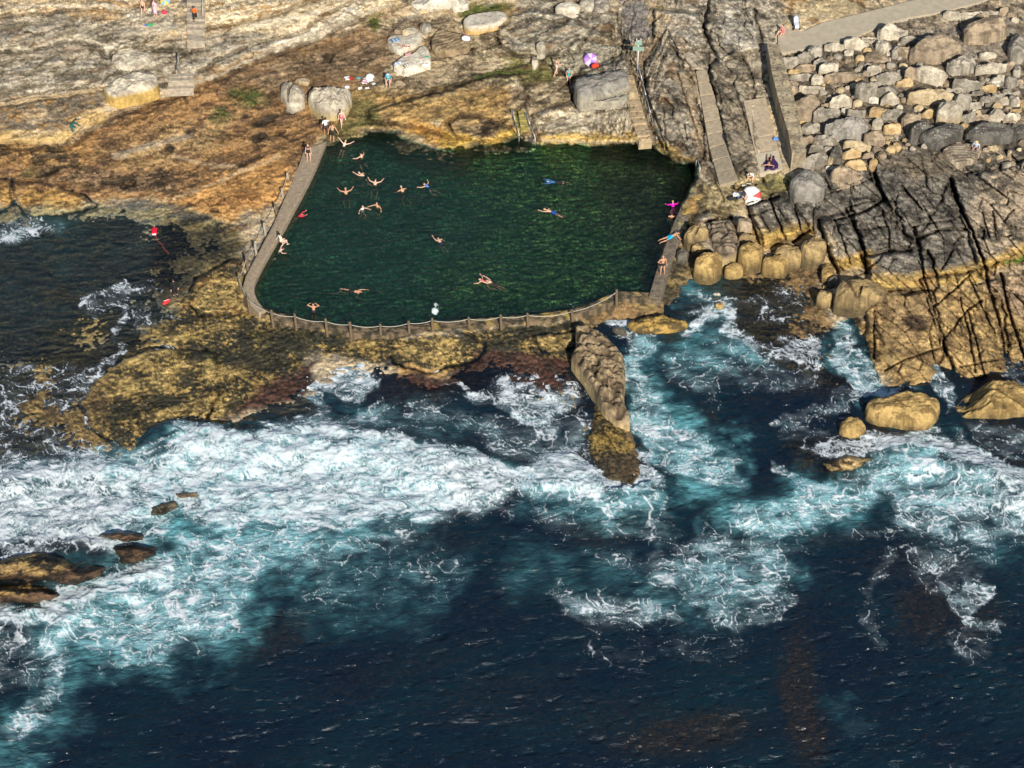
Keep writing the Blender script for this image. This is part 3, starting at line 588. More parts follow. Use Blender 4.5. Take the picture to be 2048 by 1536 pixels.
# dense surf
addF(PM([(250,905),(340,870),(420,855),(600,855),(760,880),(900,905),(960,930),(1040,950),(1140,940),(1250,960),(1280,990),(1180,1010),(1050,1000),(900,1040),(760,1060),(600,1070),(440,1060),(330,1010),(250,960)], 34), .86)
addF(PM([(-160,930),(100,910),(250,920),(340,960),(330,1060),(250,1110),(120,1110),(0,1120),(-160,1130)], 40), .80)
addF(SM([(330,872),(500,868),(640,862),(760,884),(900,915),(1000,950)], 16), .95)
addF(SM([(-160,935),(40,950),(120,925),(230,930)], 16), .75)
addF(PM([(-160,1190),(60,1215),(180,1160),(230,1130),(320,1120),(330,1150),(160,1230),(60,1260),(-160,1250)], 16), .88)
addF(EM(340,1130,50,26,-20), .6)
addF(PM([(100,1180),(350,1060),(620,1060),(560,1150),(480,1260),(330,1320),(200,1300),(100,1280)], 40), .60)
addF(PM([(-160,1240),(60,1240),(110,1300),(60,1370),(0,1360),(-160,1400)], 30), .44)
addF(SM([(110,1270),(100,1350),(70,1420),(50,1480)], 30), .60)
addF(SM([(200,1320),(250,1310),(340,1300),(400,1300)], 14), .48)
addF(PM([(450,1040),(700,1060),(900,1050),(860,1110),(700,1130),(560,1180)], 40), .50)
# pockets against the reef
addF(EM(693,755,78,42,-8,.25), .74); addF(SM([(640,795),(610,850)], 18), .55)
addF(SM([(620,840),(560,860),(700,850),(780,810)], 24), .52)
addF(PM([(740,800),(900,790),(960,840),(900,880),(700,860)], 26), .40)
addF(EM(1090,790,95,48,12,.3), .72); addF(SM([(950,800),(1000,790),(1060,765),(1110,745)], 18), .7)
addF(SM([(893,745),(910,765),(930,780)], 8, 5), .85)
addF(PM([(900,830),(1190,830),(1190,900),(1160,950),(1050,940),(940,880)], 24), .52)
addF(SM([(1190,905),(1270,915),(1285,930)], 20), .55)
addF(SM([(1060,955),(1140,935),(1200,950),(1270,965)], 22), .88)
addF(EM(1230,1010,60,30), .50)
addF(PM([(1010,990),(1250,1000),(1350,1040),(1340,1100),(1100,1070)], 24), .34)
# channel right of the spine rock
addF(PM([(1175,625),(1240,625),(1260,680),(1310,680),(1300,760),(1330,840),(1400,880),(1480,900),(1480,960),(1300,960),(1260,850),(1250,720)], 16), .60)
addF(SM([(1195,635),(1240,650),(1250,690)], 16), .7)
addF(SM([(1280,850),(1340,870),(1420,890)], 26), .72)
addF(EM(1290,700,24,26), .55)
addF(SM([(1380,660),(1400,640),(1420,620),(1450,640),(1470,660),(1520,690),(1580,690),(1640,700),(1645,720)], 20), .80)
addF(PM([(1350,620),(1480,580),(1620,560),(1640,640),(1500,660),(1400,660)], 14), .44)
addF(SM([(1420,590),(1470,600),(1540,600),(1600,580),(1640,545)], 9), .62)
addF(SM([(1390,600),(1440,640)], 14), .55)
addF(PM([(1330,700),(1450,680),(1640,700),(1660,760),(1600,800),(1500,780),(1400,800),(1330,780)], 20), .40)
addF(PM([(1648,615),(1690,620),(1735,690),(1745,760),(1790,800),(1700,800),(1680,720)], 8), .62)
addF(SM([(1655,625),(1690,700),(1730,760),(1790,790)], 14), .66)
addF(SM([(1680,870),(1650,800),(1740,780),(1560,850)], 14), .42)
addF(PM([(1840,740),(1890,725),(1925,770),(1890,830),(1850,790)], 8), .56)
addF(SM([(2010,740),(2048,790)], 12), .5)
addF(PM([(1600,830),(1720,880),(1560,900)], 14), .42)
# the breaking wave on the right
addF(SM([(1660,900),(1720,890),(1790,880),(1850,885),(1910,905),(1980,935),(2048,965),(2200,1000)], 24), .90)
addF(PM([(1740,890),(1860,900),(2000,950),(2208,1010),(2208,1100),(2000,1090),(1880,1090),(1790,1060),(1750,980),(1720,940)], 26), .60)
addF(PM([(1800,1080),(1990,1090),(1960,1180),(1880,1200),(1820,1140)], 26), .42)
addF(EM(1950,1205,32,42,10,.3), .62); addF(SM([(1910,1170),(1930,1230),(1990,1275),(2030,1270)], 14), .56)
addF(SM([(1880,1140),(1910,1170)], 8), .6)
addF(PM([(1900,850),(2208,850),(2208,930),(2000,920)], 20), .44)
addF(SM([(1480,1040),(1600,1020),(1700,980),(1740,960)], 40), .58)
addF(SM([(1300,1000),(1320,1050),(1250,1070)], 16), .40)
addF(SM([(1560,930),(1630,960),(1640,990)], 10), .48)
addF(PM([(1280,1080),(1560,1050),(1600,1140),(1540,1260),(1450,1270),(1300,1180)], 40), .52)
addF(PM([(1100,1160),(1320,1190),(1340,1250),(1220,1270),(1120,1230)], 24), .56)
addF(SM([(1420,1200),(1500,1210),(1560,1230),(1470,1250)], 20), .50)
addF(PM([(1150,1270),(1480,1270),(1500,1320),(1400,1340),(1180,1310)], 26), .31)
addF(SM([(1770,1110),(1750,1160),(1770,1270)], 22), .37)
addF(EM(1950,1290,80,26), .37)
addF(PM([(560,1130),(900,1060),(950,1130),(880,1210),(700,1250),(620,1240)], 40), .29)
addF(SM([(870,1120),(880,1150),(850,1180)], 12), .38)
addF(SM([(1780,1060),(1500,1090),(1400,1120),(1200,1120)], 20), .33)
# left shallows
addF(EM(40,450,75,34,10,.5), .66); addF(SM([(-20,322),(30,318),(0,340)], 14), .6)
addF(SM([(190,402),(240,400),(330,412),(400,430)], 7, 5), .56)
addF(SM([(180,600),(240,590),(290,575),(300,568)], 9), .62); addF(EM(225,612,46,20,0,.5), .52)
addF(SM([(225,625),(245,640),(240,665),(250,690),(245,725),(200,760),(150,790)], 9, 6), .72)
addF(SM([(270,620),(330,640),(390,630)], 18), .52); addF(SM([(310,650),(330,690),(280,720)], 10), .50)
addF(PM([(-160,790),(60,740),(180,740),(240,750),(170,800),(200,850),(240,900),(100,930),(-160,930)], 18), .52)
addF(SM([(390,770),(440,760),(520,745),(580,740)], 20), .46); addF(SM([(210,485),(240,470)], 6), .5); addF(SM([(215,530),(225,545)], 5), .5)
addF(PM([(60,900),(250,880),(280,920),(80,930)], 12), .50)
# aerated turquoise
addT(PM([(300,950),(800,1000),(760,1100),(600,1130),(520,1270),(330,1330),(120,1330),(60,1240),(200,1150)], 60), 1.0)
addT(PM([(140,1130),(330,1100),(560,1090),(600,1160),(500,1270),(330,1300),(180,1290)], 50), 1.0)
addT(PM([(230,900),(600,860),(900,930),(860,1060),(300,1010)], 60), .9)
addT(SM([(110,1330),(90,1420),(40,1500)], 60, 50), .55)
addT(PM([(1250,660),(1310,690),(1320,800),(1450,860),(1490,930),(1440,990),(1330,1000),(1270,900)], 34), .95)
addT(PM([(1330,640),(1480,650),(1560,700),(1400,760),(1330,720)], 40), .65)
addT(EM(1385,590,46,32), .45)
addT(SM([(1440,1040),(1560,1030),(1680,990),(1740,950),(1780,920),(1850,920)], 46, 34), .95)
addT(PM([(1740,920),(1900,930),(2000,990),(1920,1040),(1800,1030),(1740,990)], 40), .7)
addT(PM([(1290,1130),(1560,1080),(1600,1160),(1480,1220),(1300,1230)], 60), .6)
addT(PM([(1000,940),(1260,960),(1320,1040),(1200,1060),(1040,1010)], 40), .7)
addT(PM([(560,1120),(900,1090),(900,1220),(660,1250)], 60), .36)
addT(PM([(1030,1100),(1290,1110),(1290,1180),(1040,1180)], 50), .32)
addT(SM([(1700,640),(1710,720),(1760,800)], 34), .6)
addT(PM([(600,820),(800,790),(980,860),(900,890),(640,860)], 30), .35)
addT(SM([(1710,1400),(1715,1440)], 20, 20), .16)
addT(EM(40,440,90,40,10,.6), .5); addT(PM([(-160,440),(180,420),(330,470),(300,560),(160,640),(-160,700)], 60), .16); addT(PM([(1380,560),(1460,560),(1440,640),(1350,640)], 20), .4)
addT(PM([(1740,960),(2208,1040),(2208,1110),(1900,1110)], 50), .35)
# weedy rock seen through the water
for x, y, a, b, r, s in [(1610,1400,48,150,-3,.9),(1370,1470,150,44,-8,.9),(1860,1220,60,70,10,.8),(1960,1240,60,50,0,.7),(560,1270,90,40,-30,.6),(900,1080,60,26,0,.4),(1200,1060,70,40,0,.7),(1850,1130,120,40,0,.5),(820,780,100,34,10,.7),(1640,770,80,34,0,.5),(1500,1090,60,16,0,.5),(1000,1400,160,60,-10,.35),(800,1330,200,40,-15,.3),(1240,1440,120,60,0,.4),(1500,740,60,20,0,.4),(1410,830,26,20,0,.7)]:
    addK(EM(x, y, a, b, r, .45), s * .8)
# translucent shallows
for m, v in [(PM([(-160,400),(200,400),(440,440),(480,520),(380,650),(260,740),(200,900),(-160,930)], 24), .85), (PM([(1380,540),(1640,530),(1650,690),(1700,780),(1600,760),(1480,680),(1400,620)], 16), .85), (SM([(1660,910),(1720,925)], 50), .8),
             (PM([(380,700),(640,690),(620,830),(380,850)], 20), .8), (PM([(800,735),(1160,690),(1180,790),(1000,800),(850,800)], 20), .6), (PM([(1170,880),(1285,880),(1285,985),(1170,985)], 10), .75), (SM([(1690,640),(1740,760)], 26), .35), (PM([(-160,1100),(330,1050),(330,1130),(120,1215),(-160,1215)], 12), .7), (EM(360,1005,70,34), .7), (PM([(1230,620),(1400,620),(1390,690),(1230,690)], 10), .6)]:
    fS = np.maximum(fS, m * v)
# swells: crest lines that stand up out of the sea
for pts, r, h in [([(330,885),(500,885),(640,880),(760,900),(900,930),(1000,962),(1140,955),(1280,985)], 40, .85), ([(1660,912),(1790,905),(1860,912),(1980,955),(2208,1040)], 34, .8), ([(-160,960),(60,965),(130,940),(240,945)], 22, .45), ([(1380,680),(1500,700),(1640,715)], 14, .3), ([(0,1250),(120,1230),(320,1140)], 26, .3), ([(1440,1040),(1600,1010),(1720,960)], 30, .25)]:
    fH = np.maximum(fH, SM(pts, r, r * .8) * h)
SP2 = 1.75
us2 = np.arange(-150, 2200, SP2, dtype=np.float32); vs2 = np.arange(290, 1690, SP2, dtype=np.float32)
U2, V2 = np.meshgrid(us2, vs2)
X2, Y2 = [a.astype(np.float32) for a in unproj(U2, V2, 0.0)]
q1 = fbm(X2 * .22, Y2 * .22, 4, 200); q2 = fbm(X2 * .22, Y2 * .22, 4, 207)
p1 = fbm(X2 * 1.1, Y2 * 1.1, 4, 211); p2 = fbm(X2 * 1.1, Y2 * 1.1, 4, 217)
q3 = fbm(X2 * .07, Y2 * .09, 3, 203); q4 = fbm(X2 * .07, Y2 * .09, 3, 204)
uw, vw = U2 + q1 * 60 + p1 * 16 + q3 * 40, V2 + q2 * 38 + p2 * 12 + q4 * 20
F = samp(fF, uw, vw); T = samp(fT, U2 + q1 * 90 + p1 * 30 + q3 * 60, V2 + q2 * 60 + p2 * 20); K = samp(fK, U2 + (uw - U2) * .5, V2 + (vw - V2) * .5); S = samp(fS, uw, vw); H = samp(fH, U2 + q1 * 12, V2 + q2 * 8)
# cap foam over the pool and behind it
patch = fbm(X2 * .45, Y2 * .60, 4, 230)
F = np.clip(F * (1 + .55 * patch * (F < .8)) + .0, 0, 1)
# lace: warped cell walls at three sizes
s1, s2 = fbm(X2 * .33, Y2 * .40, 2, 240), fbm(X2 * .33, Y2 * .40, 2, 243); s3, s4 = fbm(X2 * 1.2, Y2 * 1.5, 2, 246), fbm(X2 * 1.2, Y2 * 1.5, 2, 249)
wx, wy = X2 + 1.9 * s1 + .30 * s3 + 1.5 * q1, Y2 + 1.9 * s2 + .26 * s4 + 1.5 * q2
ang = R(24); sx, sy = wx * math.cos(ang) + wy * math.sin(ang), -wx * math.sin(ang) + wy * math.cos(ang)
_, e1, c1 = voronoi(sx * .36, sy * .62, 21)
_, e2, c2 = voronoi(sx * .95, sy * 1.5, 23)
_, e3, c3 = voronoi(sx * 2.3, sy * 3.3, 25)
pr1 = sst(-.25, .35, fbm(X2 * .5, Y2 * .6, 3, 250)); pr2 = sst(-.3, .3, fbm(X2 * .9, Y2 * 1.2, 3, 253)); rag = fbm(X2 * 5, Y2 * 6, 4, 256, .65)
def wall(e, w): return np.clip((w * (1 + .6 * rag) - e) / (.03 + .5 * w), 0, 1)
Fc = np.clip(F, 0, 1)
foam = wall(e1, .014 + .10 * sst(.1, .9, Fc) * (.4 + pr1)) * sst(.10, .30, Fc + .20 * patch) * sst(-.35, .0, rag + .6 * pr2 - .15)
foam = np.maximum(foam, wall(e2, .012 + .24 * sst(.28, .95, Fc) * (.25 + .9 * pr2)) * sst(.22, .55, Fc + .35 * patch) * sst(-.5, .1, rag + .5 * pr1))
foam = np.maximum(foam, wall(e3, .015 + .34 * sst(.45, 1.0, Fc) * (.3 + pr1)) * sst(.46, .80, Fc + .30 * patch) * .85)
bub = fbm(X2 * .8 + .3 * q1, Y2 * 1.25, 6, 270, .60)
tuft = ridged(X2 * .9 + p1 * .8, Y2 * 1.3 + p2 * .8, 5, 275)
mist = sst(.62, .98, Fc + .22 * patch) * np.clip(.30 + 1.35 * bub + 1.1 * (tuft - .60), 0, 1)
thin = .34 * sst(.2, .8, Fc) * sst(-.45, .5, bub)
foam = np.clip(foam * 1.15, 0, 1)
foam = 1 - (1 - foam * lerp(1, .75, sst(.7, .95, Fc))) * (1 - mist) * (1 - thin)
T = np.clip(T * (.75 + .6 * patch + .25 * bub) + .55 * sst(.3, .85, F) * (1 - S), 0, 1)
DEEP = np.array((.0030, .0090, .020), np.float32); TEAL = np.array((.004, .021, .029), np.float32); TQ = np.array((.105, .31, .355), np.float32)
lo = sst(-.4, .5, fbm(X2 * .12, Y2 * .16, 4, 280))[..., None]
W = DEEP * (1 - .55 * lo) + TEAL * .55 * lo
kk = fbm(X2 * 2.3, Y2 * 2.9, 5, 290, .65); kd = K * sst(-.35, .15, kk + .6 * (K - .5))
_, ek2, ck2 = voronoi(X2 * 2.2, Y2 * 3, 30)
kcol = np.array((.016, .012, .009), np.float32) * (1 + 1.6 * sst(.0, .5, kk))[..., None] + np.array((.20, .12, .04), np.float32) * (sst(.42, .62, fbm(X2 * 6, Y2 * 6, 3, 297) + .35 * K) * K)[..., None] * .22
W = W * (1 - .9 * kd[..., None]) + kcol * .9 * kd[..., None]
T3 = (T ** 1.25)[..., None]
W = W * (1 - T3) + (TQ * (.50 + .75 * sst(-.5, .5, bub + .5 * patch))[..., None]) * T3
FC = np.array((.60, .645, .69), np.float32)
Cs = W * (1 - foam[..., None]) + FC * foam[..., None]
# surface shape: swell, chop and the relief of the foam
ch = R(24); cx_, cy_ = X2 * math.cos(ch) + Y2 * math.sin(ch), -X2 * math.sin(ch) + Y2 * math.cos(ch)
calm = 1 - .75 * sst(.3, .8, S)
Zs = .22 * fbm(cx_ * .10, cy_ * .22, 3, 300) * calm + .16 * ridged(cx_ * .45 + .3 * q1, cy_ * 1.05, 5, 310) * calm * (1 - .85 * sst(.2, .7, F)) + .035 * fbm(cx_ * 1.6, cy_ * 3.2, 3, 320) - .10
Zs = Zs + H * (.75 + .25 * fbm(X2 * .35, Y2 * .5, 2, 272)) + .30 * sst(.45, .9, F) * fbm(X2 * .55 + .3 * q1, Y2 * .8, 3, 270) + .05 * foam
Zs = Zs * lerp(1, .45, sst(.4, .8, S))
dens = np.clip(1 - S + .9 * foam + .45 * T, 0, 1); dens = np.clip(lerp(.10, 1, dens), 0, 1)
Xs, Ys = unproj(U2, V2, Zs * 0 + 0.0)
# leave out the sheet where dry land stands over it, well behind the shore
terr = samp(zc, U2, V2)
keep2 = ~((sst(-30, 0, sdist(POOL, U2, V2)) > .5)) & ~((V2 < 640) & (U2 > 470) & (U2 < 1330)) & ~((V2 < 380) & (U2 > 120)) & ~((U2 > 1330) & (V2 < 500))
SEA = link('sea', grid_mesh('sea', Xs, Ys, Zs, keep2, np.clip(Cs, 0, .95), {'foam': foam, 'dens': dens}), M_SEA)
tag(SEA, kind='structure')
# the open sea and the sea floor further out, past the modelled patch
def plate(name, z, mat, u0, u1, v0, v1, col, dn):
    us_ = np.linspace(u0, u1, 24); vs_ = np.linspace(v0, v1, 24); a, b = np.meshgrid(us_, vs_); x, y = unproj(a, b, z)
    o = link(name, grid_mesh(name, x, y, np.full_like(x, z), None, np.tile(np.array(col, np.float32), (24, 24, 1)), {'foam': np.zeros_like(x), 'dens': np.full_like(x, dn), 'wet': np.ones_like(x)}), mat)
    tag(o, kind='structure'); return o
plate('deep_water', -1.6, M_SEA, -1400, 3400, 300, 2600, (.004, .014, .03), 1.0)
# ------------------------------------------------------------------ pool water
us3 = np.arange(480, 1420, 2.2, dtype=np.float32); vs3 = np.arange(250, 672, 2.2, dtype=np.float32)
U3, V3 = np.meshgrid(us3, vs3); X3, Y3 = [a.astype(np.float32) for a in unproj(U3, V3, .42)]
a3 = R(20); px, py = X3 * math.cos(a3) + Y3 * math.sin(a3), -X3 * math.sin(a3) + Y3 * math.cos(a3)
Z3 = .40 + .07 * ridged(px * .8 + .3 * fbm(X3 * .5, Y3 * .5, 2, 400), py * 1.9, 4, 410) + .03 * fbm(px * .3, py * .5, 3, 420)
sp = np.zeros_like(U3)
for (x, y, r, v) in [(a_, b_, 11, .17) for a_, b_ in ((724,322),(735,356),(750,378),(692,396),(806,392),(868,378),(725,428),(755,424),(604,438),(566,508),(886,494),(694,584),(629,632),(990,574),(1124,366),(1112,428),(1345,440),(690,304))] + [(870,622,9,.8),(872,610,6,.6),(898,488,10,.35),(893,472,6,.3),(975,588,18,.28),(700,575,12,.35),(1143,612,8,.4),(700,392,8,.2)]:
    sp = np.maximum(sp, v * (1 - sst(.4, 1.3, np.hypot(U3 - x, (V3 - y) * 1.0) / r)))
fp = sst(.40, .62, sp + .35 * fbm(X3 * 6, Y3 * 6, 3, 430)) * (sp > .05)
edge = sst(10, 0, sdist(POOL, U3, V3))
C3 = np.array((.014, .055, .038), np.float32) * (1 + .5 * fbm(X3 * .25, Y3 * .3, 3, 440))[..., None]
C3 = C3 * (1 - fp[..., None]) + np.array((.75, .82, .82), np.float32) * fp[..., None]
dn = lerp(.08, .26, samp(sst(0, 1, EM(760, 470, 260, 200, 0, .8)), U3, V3)) ; dn = np.clip(dn + fp, 0, 1)
kp = sdist(POOL, U3, V3) > -9
PW = link('pool_water', grid_mesh('pool_water', X3, Y3, Z3, kp, C3, {'foam': fp, 'dens': dn}), M_POOL)
tag(PW, kind='structure')
# ------------------------------------------------------------------ loose rocks and boulders
TONE = {'g': ((0.360,0.318,0.258),(0.156,0.138,0.108),'grey'), 'l': ((0.540,0.480,0.372),(0.312,0.264,0.204),'pale grey'), 'b': ((0.348,0.270,0.186),(0.156,0.120,0.084),'brown'),
        'o': ((.50,.37,.20),(.34,.22,.10),'orange-tan'), 't': ((.52,.42,.27),(.36,.27,.15),'tan'), 'w': ((.60,.56,.47),(.42,.38,.31),'whitish'), 'd': ((.14,.125,.10),(.07,.06,.05),'dark brown'),
        'D': ((.125,.115,.10),(.055,.05,.043),'dark lichen-covered'), 'y': ((.42,.30,.14),(.22,.155,.08),'yellow-brown'), 'Y': ((.43,.295,.115),(.20,.13,.05),'golden ochre'),
        'G': ((0.312,0.288,0.252),(0.180,0.162,0.138),'rough grey'), 'S': ((.44,.36,.26),(.17,.135,.10),'striped'), 'P': ((.66,.60,.49),(.54,.47,.36),'pale smooth'), 'K': ((.40,.26,.075),(.06,.045,.025),'weed-speckled'), 'C': ((.37,.275,.165),(.14,.10,.06),'brown ribbed')}
def ell(cx, cy, w, h, rot=0, n=11, jit=.10, seed=0):
    r_ = random.Random(seed); c, s = math.cos(R(rot)), math.sin(R(rot)); out = []
    a0 = r_.random() * 6.28
    for i in range(n):
        a = a0 + (i + r_.uniform(-.28, .28)) * 2 * math.pi / n
        k = 1 + r_.uniform(-jit, jit)
        # squarish superellipse
        ca, sa = math.cos(a), math.sin(a); q = (abs(ca) ** 2.3 + abs(sa) ** 2.3) ** (-1 / 2.3)
        x, y = ca * q * k * w * .5, sa * q * k * h * .5
        out.append((cx + x * c - y * s, cy + x * s + y * c))
    return out
RS = [0]
def rock(outline, h, tone, name='boulder', power=3.2, facets=5, rough=.10, z0=None, dense=1, lines=None, low=None, smooth_n=2, tilt=0.0, wetline=None, cr=None, poly=False):
    RS[0] += 1; sd_ = RS[0] * 1.37; r_ = random.Random(RS[0] * 7 + 3)
    pts = np.array(outline, float); raw = pts.copy()
    if ((pts[:, 0] * np.roll(pts[:, 1], -1) - np.roll(pts[:, 0], -1) * pts[:, 1]).sum()) > 0: pts = pts[::-1]
    for _ in range(smooth_n):   # corner cutting keeps the outline angular but not sharp
        nx = np.roll(pts, -1, 0); pts = np.stack([pts * .82 + nx * .18, pts * .18 + nx * .82], 1).reshape(-1, 2)
    seg = np.hypot(*(np.roll(pts, -1, 0) - pts).T); L = seg.sum()
    NA = int(np.clip(L / 2.4, 28, 170) * dense); t = np.arange(NA) / NA * L; cum = np.r_[0, np.cumsum(seg)]
    pp = np.vstack([pts, pts[:1]]); pu = np.interp(t, cum, pp[:, 0]); pv = np.interp(t, cum, pp[:, 1])
    cu, cv = pu.mean(), pv.mean(); v0_, v1_ = pv.min(), pv.max()
    if z0 is None: z0 = max(Zat(cu, v1_ - 2), Zat(cu, cv) - .05, -.25)
    fr = (pv - v0_) / (v1_ - v0_ + 1e-6)
    zo = z0 + h * (1 - fr) * .92
    X, Y = unproj(pu, pv, zo); mx, my = X.mean(), Y.mean()
    NR = int(np.clip(max(X.ptp() if hasattr(X, 'ptp') else np.ptp(X), np.ptp(Y)) / .10, 9, 34))
    s = np.linspace(0, 1, NR) ** .8
    s = np.r_[s, 1.0, 1.01]; zz_ = np.r_[(1 - np.linspace(0, 1, NR) ** (.8 * power)) ** (1 / power) * h, -.15 * h, -.6 - .3 * h]
    zz_[NR - 1] = h * .12
    S, A_ = np.meshgrid(s, np.arange(NA), indexing='ij')
    gx, gy = X[A_.astype(int)] - mx, Y[A_.astype(int)] - my
    px_, py_ = S * gx, S * gy
    Zr = np.repeat(zz_[:, None], NA, 1)
    rad = math.hypot(np.ptp(X), np.ptp(Y)) * .5
    if poly:   # chiselled: top plane and one sloping face per edge of the outline
        fr2 = np.clip((raw[:, 1] - v0_) / (v1_ - v0_ + 1e-6), 0, 1); ex, ey = unproj(raw[:, 0], raw[:, 1], z0 + h * (1 - fr2) * .92); ex = ex - mx; ey = ey - my
        ta = r_.uniform(0, 6.28); tl = r_.uniform(.05, .38)
        Zp = h * (1.0 - .1) + tl * (px_ * math.cos(ta) + py_ * math.sin(ta))
        ta2 = ta + r_.uniform(1.6, 3.0); Zp = np.minimum(Zp, h * 1.0 + r_.uniform(.1, .5) * (px_ * math.cos(ta2) + py_ * math.sin(ta2)))
        for i in range(len(ex)):
            x0_, y0_ = ex[i], ey[i]; x1_, y1_ = ex[(i + 1) % len(ex)], ey[(i + 1) % len(ex)]; l_ = math.hypot(x1_ - x0_, y1_ - y0_) + 1e-6
            nx_, ny_ = -(y1_ - y0_) / l_, (x1_ - x0_) / l_
            if nx_ * (-x0_) + ny_ * (-y0_) < 0: nx_, ny_ = -nx_, -ny_
            dd_ = (px_ - x0_) * nx_ + (py_ - y0_) * ny_
            Zp = np.minimum(Zp, h * r_.uniform(.3, .75) + r_.uniform(.7, 2.0) * np.maximum(dd_, -.1))
        top = np.arange(len(s))[:, None] < NR; Zr = np.where(top, np.maximum(Zp, h * .08), Zr); facets = 0
    for i in range(facets):
        a = r_.uniform(0, 6.28); sl = r_.uniform(.2, 1.3); off = r_.uniform(.15, .75) * rad * .8
        pl = h * 1.0 + sl * (off - (px_ * math.cos(a) + py_ * math.sin(a)))
        top = np.arange(len(s))[:, None] < NR
        Zr = np.where(top, np.minimum(Zr, np.maximum(pl, h * .12)), Zr)
    wx_, wy_ = px_ + mx, py_ + my
    topm = (S < .97)
    nz = fbm(wx_ * 1.3, wy_ * 1.3, 4, sd_) * rough * 2.4 + fbm(wx_ * 4, wy_ * 4, 3, sd_ + 5) * rough * .7
    Zr = Zr + nz * topm * min(1, h * 1.3) + tilt * py_ * topm
    rr = 1 + .05 * fbm(np.cos(A_ / NA * 6.283) * 3 + sd_, np.sin(A_ / NA * 6.283) * 3 + Zr * .9, 3, 3) * (S > .5)
    px_, py_ = px_ * rr, py_ * rr
    dark = np.zeros_like(px_)
    if lines:    # carved joints or ribs: (angle deg, spacing m, depth, curve)
        for a, sp_, dp, cu_ in lines:
            a = R(a); q = (px_ * math.cos(a) + py_ * math.sin(a)) / sp_ + cu_ * (px_ * px_ + py_ * py_) * .12 + .9 * fbm(wx_ * .5, wy_ * .5, 3, sd_ + 8)
            g = np.abs(q - np.round(q)); kk_ = sst(.20, .04, g) * topm
            Zr = Zr - dp * kk_; dark = np.maximum(dark, kk_)
    if cr:
        for ln in cr:
            cp_ = [unproj(a, b, z0 + h * .7) for a, b in ln]; cp_ = [(float(a) - mx, float(b) - my) for a, b in cp_]
            kk_ = sst(.16, .05, cdist(cp_, px_, py_)) * topm; Zr = Zr - .3 * kk_; dark = np.maximum(dark, kk_)
    co_ = np.stack([px_, py_, Zr], -1)
    idx = np.arange(NA * len(s)).reshape(len(s), NA)
    j2 = (np.arange(NA) + 1) % NA
    q = np.stack([idx[:-1, :], idx[1:, :], idx[1:, j2], idx[:-1, j2]], -1).reshape(-1, 4)
    me = bpy.data.meshes.new(name); me.vertices.add(co_.size // 3); me.vertices.foreach_set('co', co_.reshape(-1).astype(np.float32))
    me.loops.add(q.size); me.loops.foreach_set('vertex_index', q.reshape(-1).astype(np.int32))
    me.polygons.add(len(q)); me.polygons.foreach_set('loop_start', np.arange(0, q.size, 4, dtype=np.int32)); me.polygons.foreach_set('loop_total', np.full(len(q), 4, np.int32))
    me.update(calc_edges=True)
    A1, B1, _ = TONE[tone]; A1 = np.array(A1) * r_.uniform(.86, 1.12); B1 = np.array(B1) * r_.uniform(.85, 1.15)
    k_ = sst(-.12, .14, fbm(wx_ * .9, wy_ * 1.5 + Zr * .6, 6, sd_ + 20, .66) * 1.3 - .02)[..., None]
    c_ = A1 * (1 - k_ * .85) + B1 * k_ * .85
    c_ = c_ * (1 + .30 * fbm(wx_ * .4, wy_ * .4 + Zr, 4, sd_ + 30))[..., None]
    if tone in 'YyK' or wetline:   # weed and wet stain round the foot
        kw = sst(.22, .05, Zr / h + .12 * fbm(wx_ * 2, wy_ * 2, 3, sd_ + 44))[..., None]; c_ = c_ * (1 - .75 * kw) + np.array((.05, .04, .025)) * .75 * kw
    if low:      # a band of other colour towards the foot
        kl = sst(low[1] + .18, low[1] - .12, Zr / h + .18 * fbm(wx_ * 1.2, wy_ * 1.2, 3, sd_ + 40))[..., None]
        c_ = c_ * (1 - kl) + np.array(low[0]) * (.85 + .35 * (1 - k_)) * kl
    if tone == 'D': 
        sp2 = ((voronoi(wx_ * 5, wy_ * 5, 33)[0] < .15) & (S < .86) & (fbm(wx_, wy_, 2, 3) > 0))[..., None]; c_ = np.where(sp2, np.array((.42, .40, .35)), c_)
    c_ = c_ * (1 - .6 * dark[..., None])
    at = me.color_attributes.new('Col', 'FLOAT_COLOR', 'POINT'); cc = np.ones((co_.size // 3, 4), np.float32); cc[:, :3] = np.clip(c_, .004, .8).reshape(-1, 3)
    at.data.foreach_set('color', cc.reshape(-1))
    o = link(name, me, M_ROCK); o.location = (mx, my, z0)
    o['top'] = 0; del o['top']
    ROCKS.append((o, cu, cv, pu.max() - pu.min(), v1_ - v0_, h))
    return o
ROCKS = []
OB = (.46, .31, .10)
def R_(label, outline=None, h=1, tone='g', name='boulder', cat='boulder', **k):
    o = rock(outline, h, tone, name, **k); tag(o, label, cat); return o
# singular rocks traced one by one
R_('broad grey boulder with a black cleft, directly above the flat-topped block', [(222,118),(240,86),(262,92),(312,112),(300,128),(268,142),(240,146),(222,136)], .8, 'l')
R_('flat-topped blocky sandstone boulder left of the lower steps and handrail', [(204,166),(222,150),(300,136),(312,140),(318,172),(285,186),(232,202),(212,192)], 1.0, 'l', low=(OB, .25))
R_('split pale grey boulder, left neighbour of the big rough boulder at the pool corner', [(560,165),(575,155),(590,166),(608,172),(612,200),(600,221),(585,218),(572,205),(560,190)], 1.1, 'l', cr=[[(590,166),(578,182),(572,205)]])
R_('big rough pale boulder with a pointed golden foot behind the near left pool corner', [(615,182),(632,168),(680,172),(703,176),(704,192),(694,222),(672,243),(648,242),(628,222),(614,198)], 1.7, 'l', rough=.2, low=((.44,.34,.16), .30), power=4, facets=2)
R_('small pale slab lying behind the split grey boulder', [(588,156),(620,153),(618,172),(596,168)], .35, 't', facets=1)
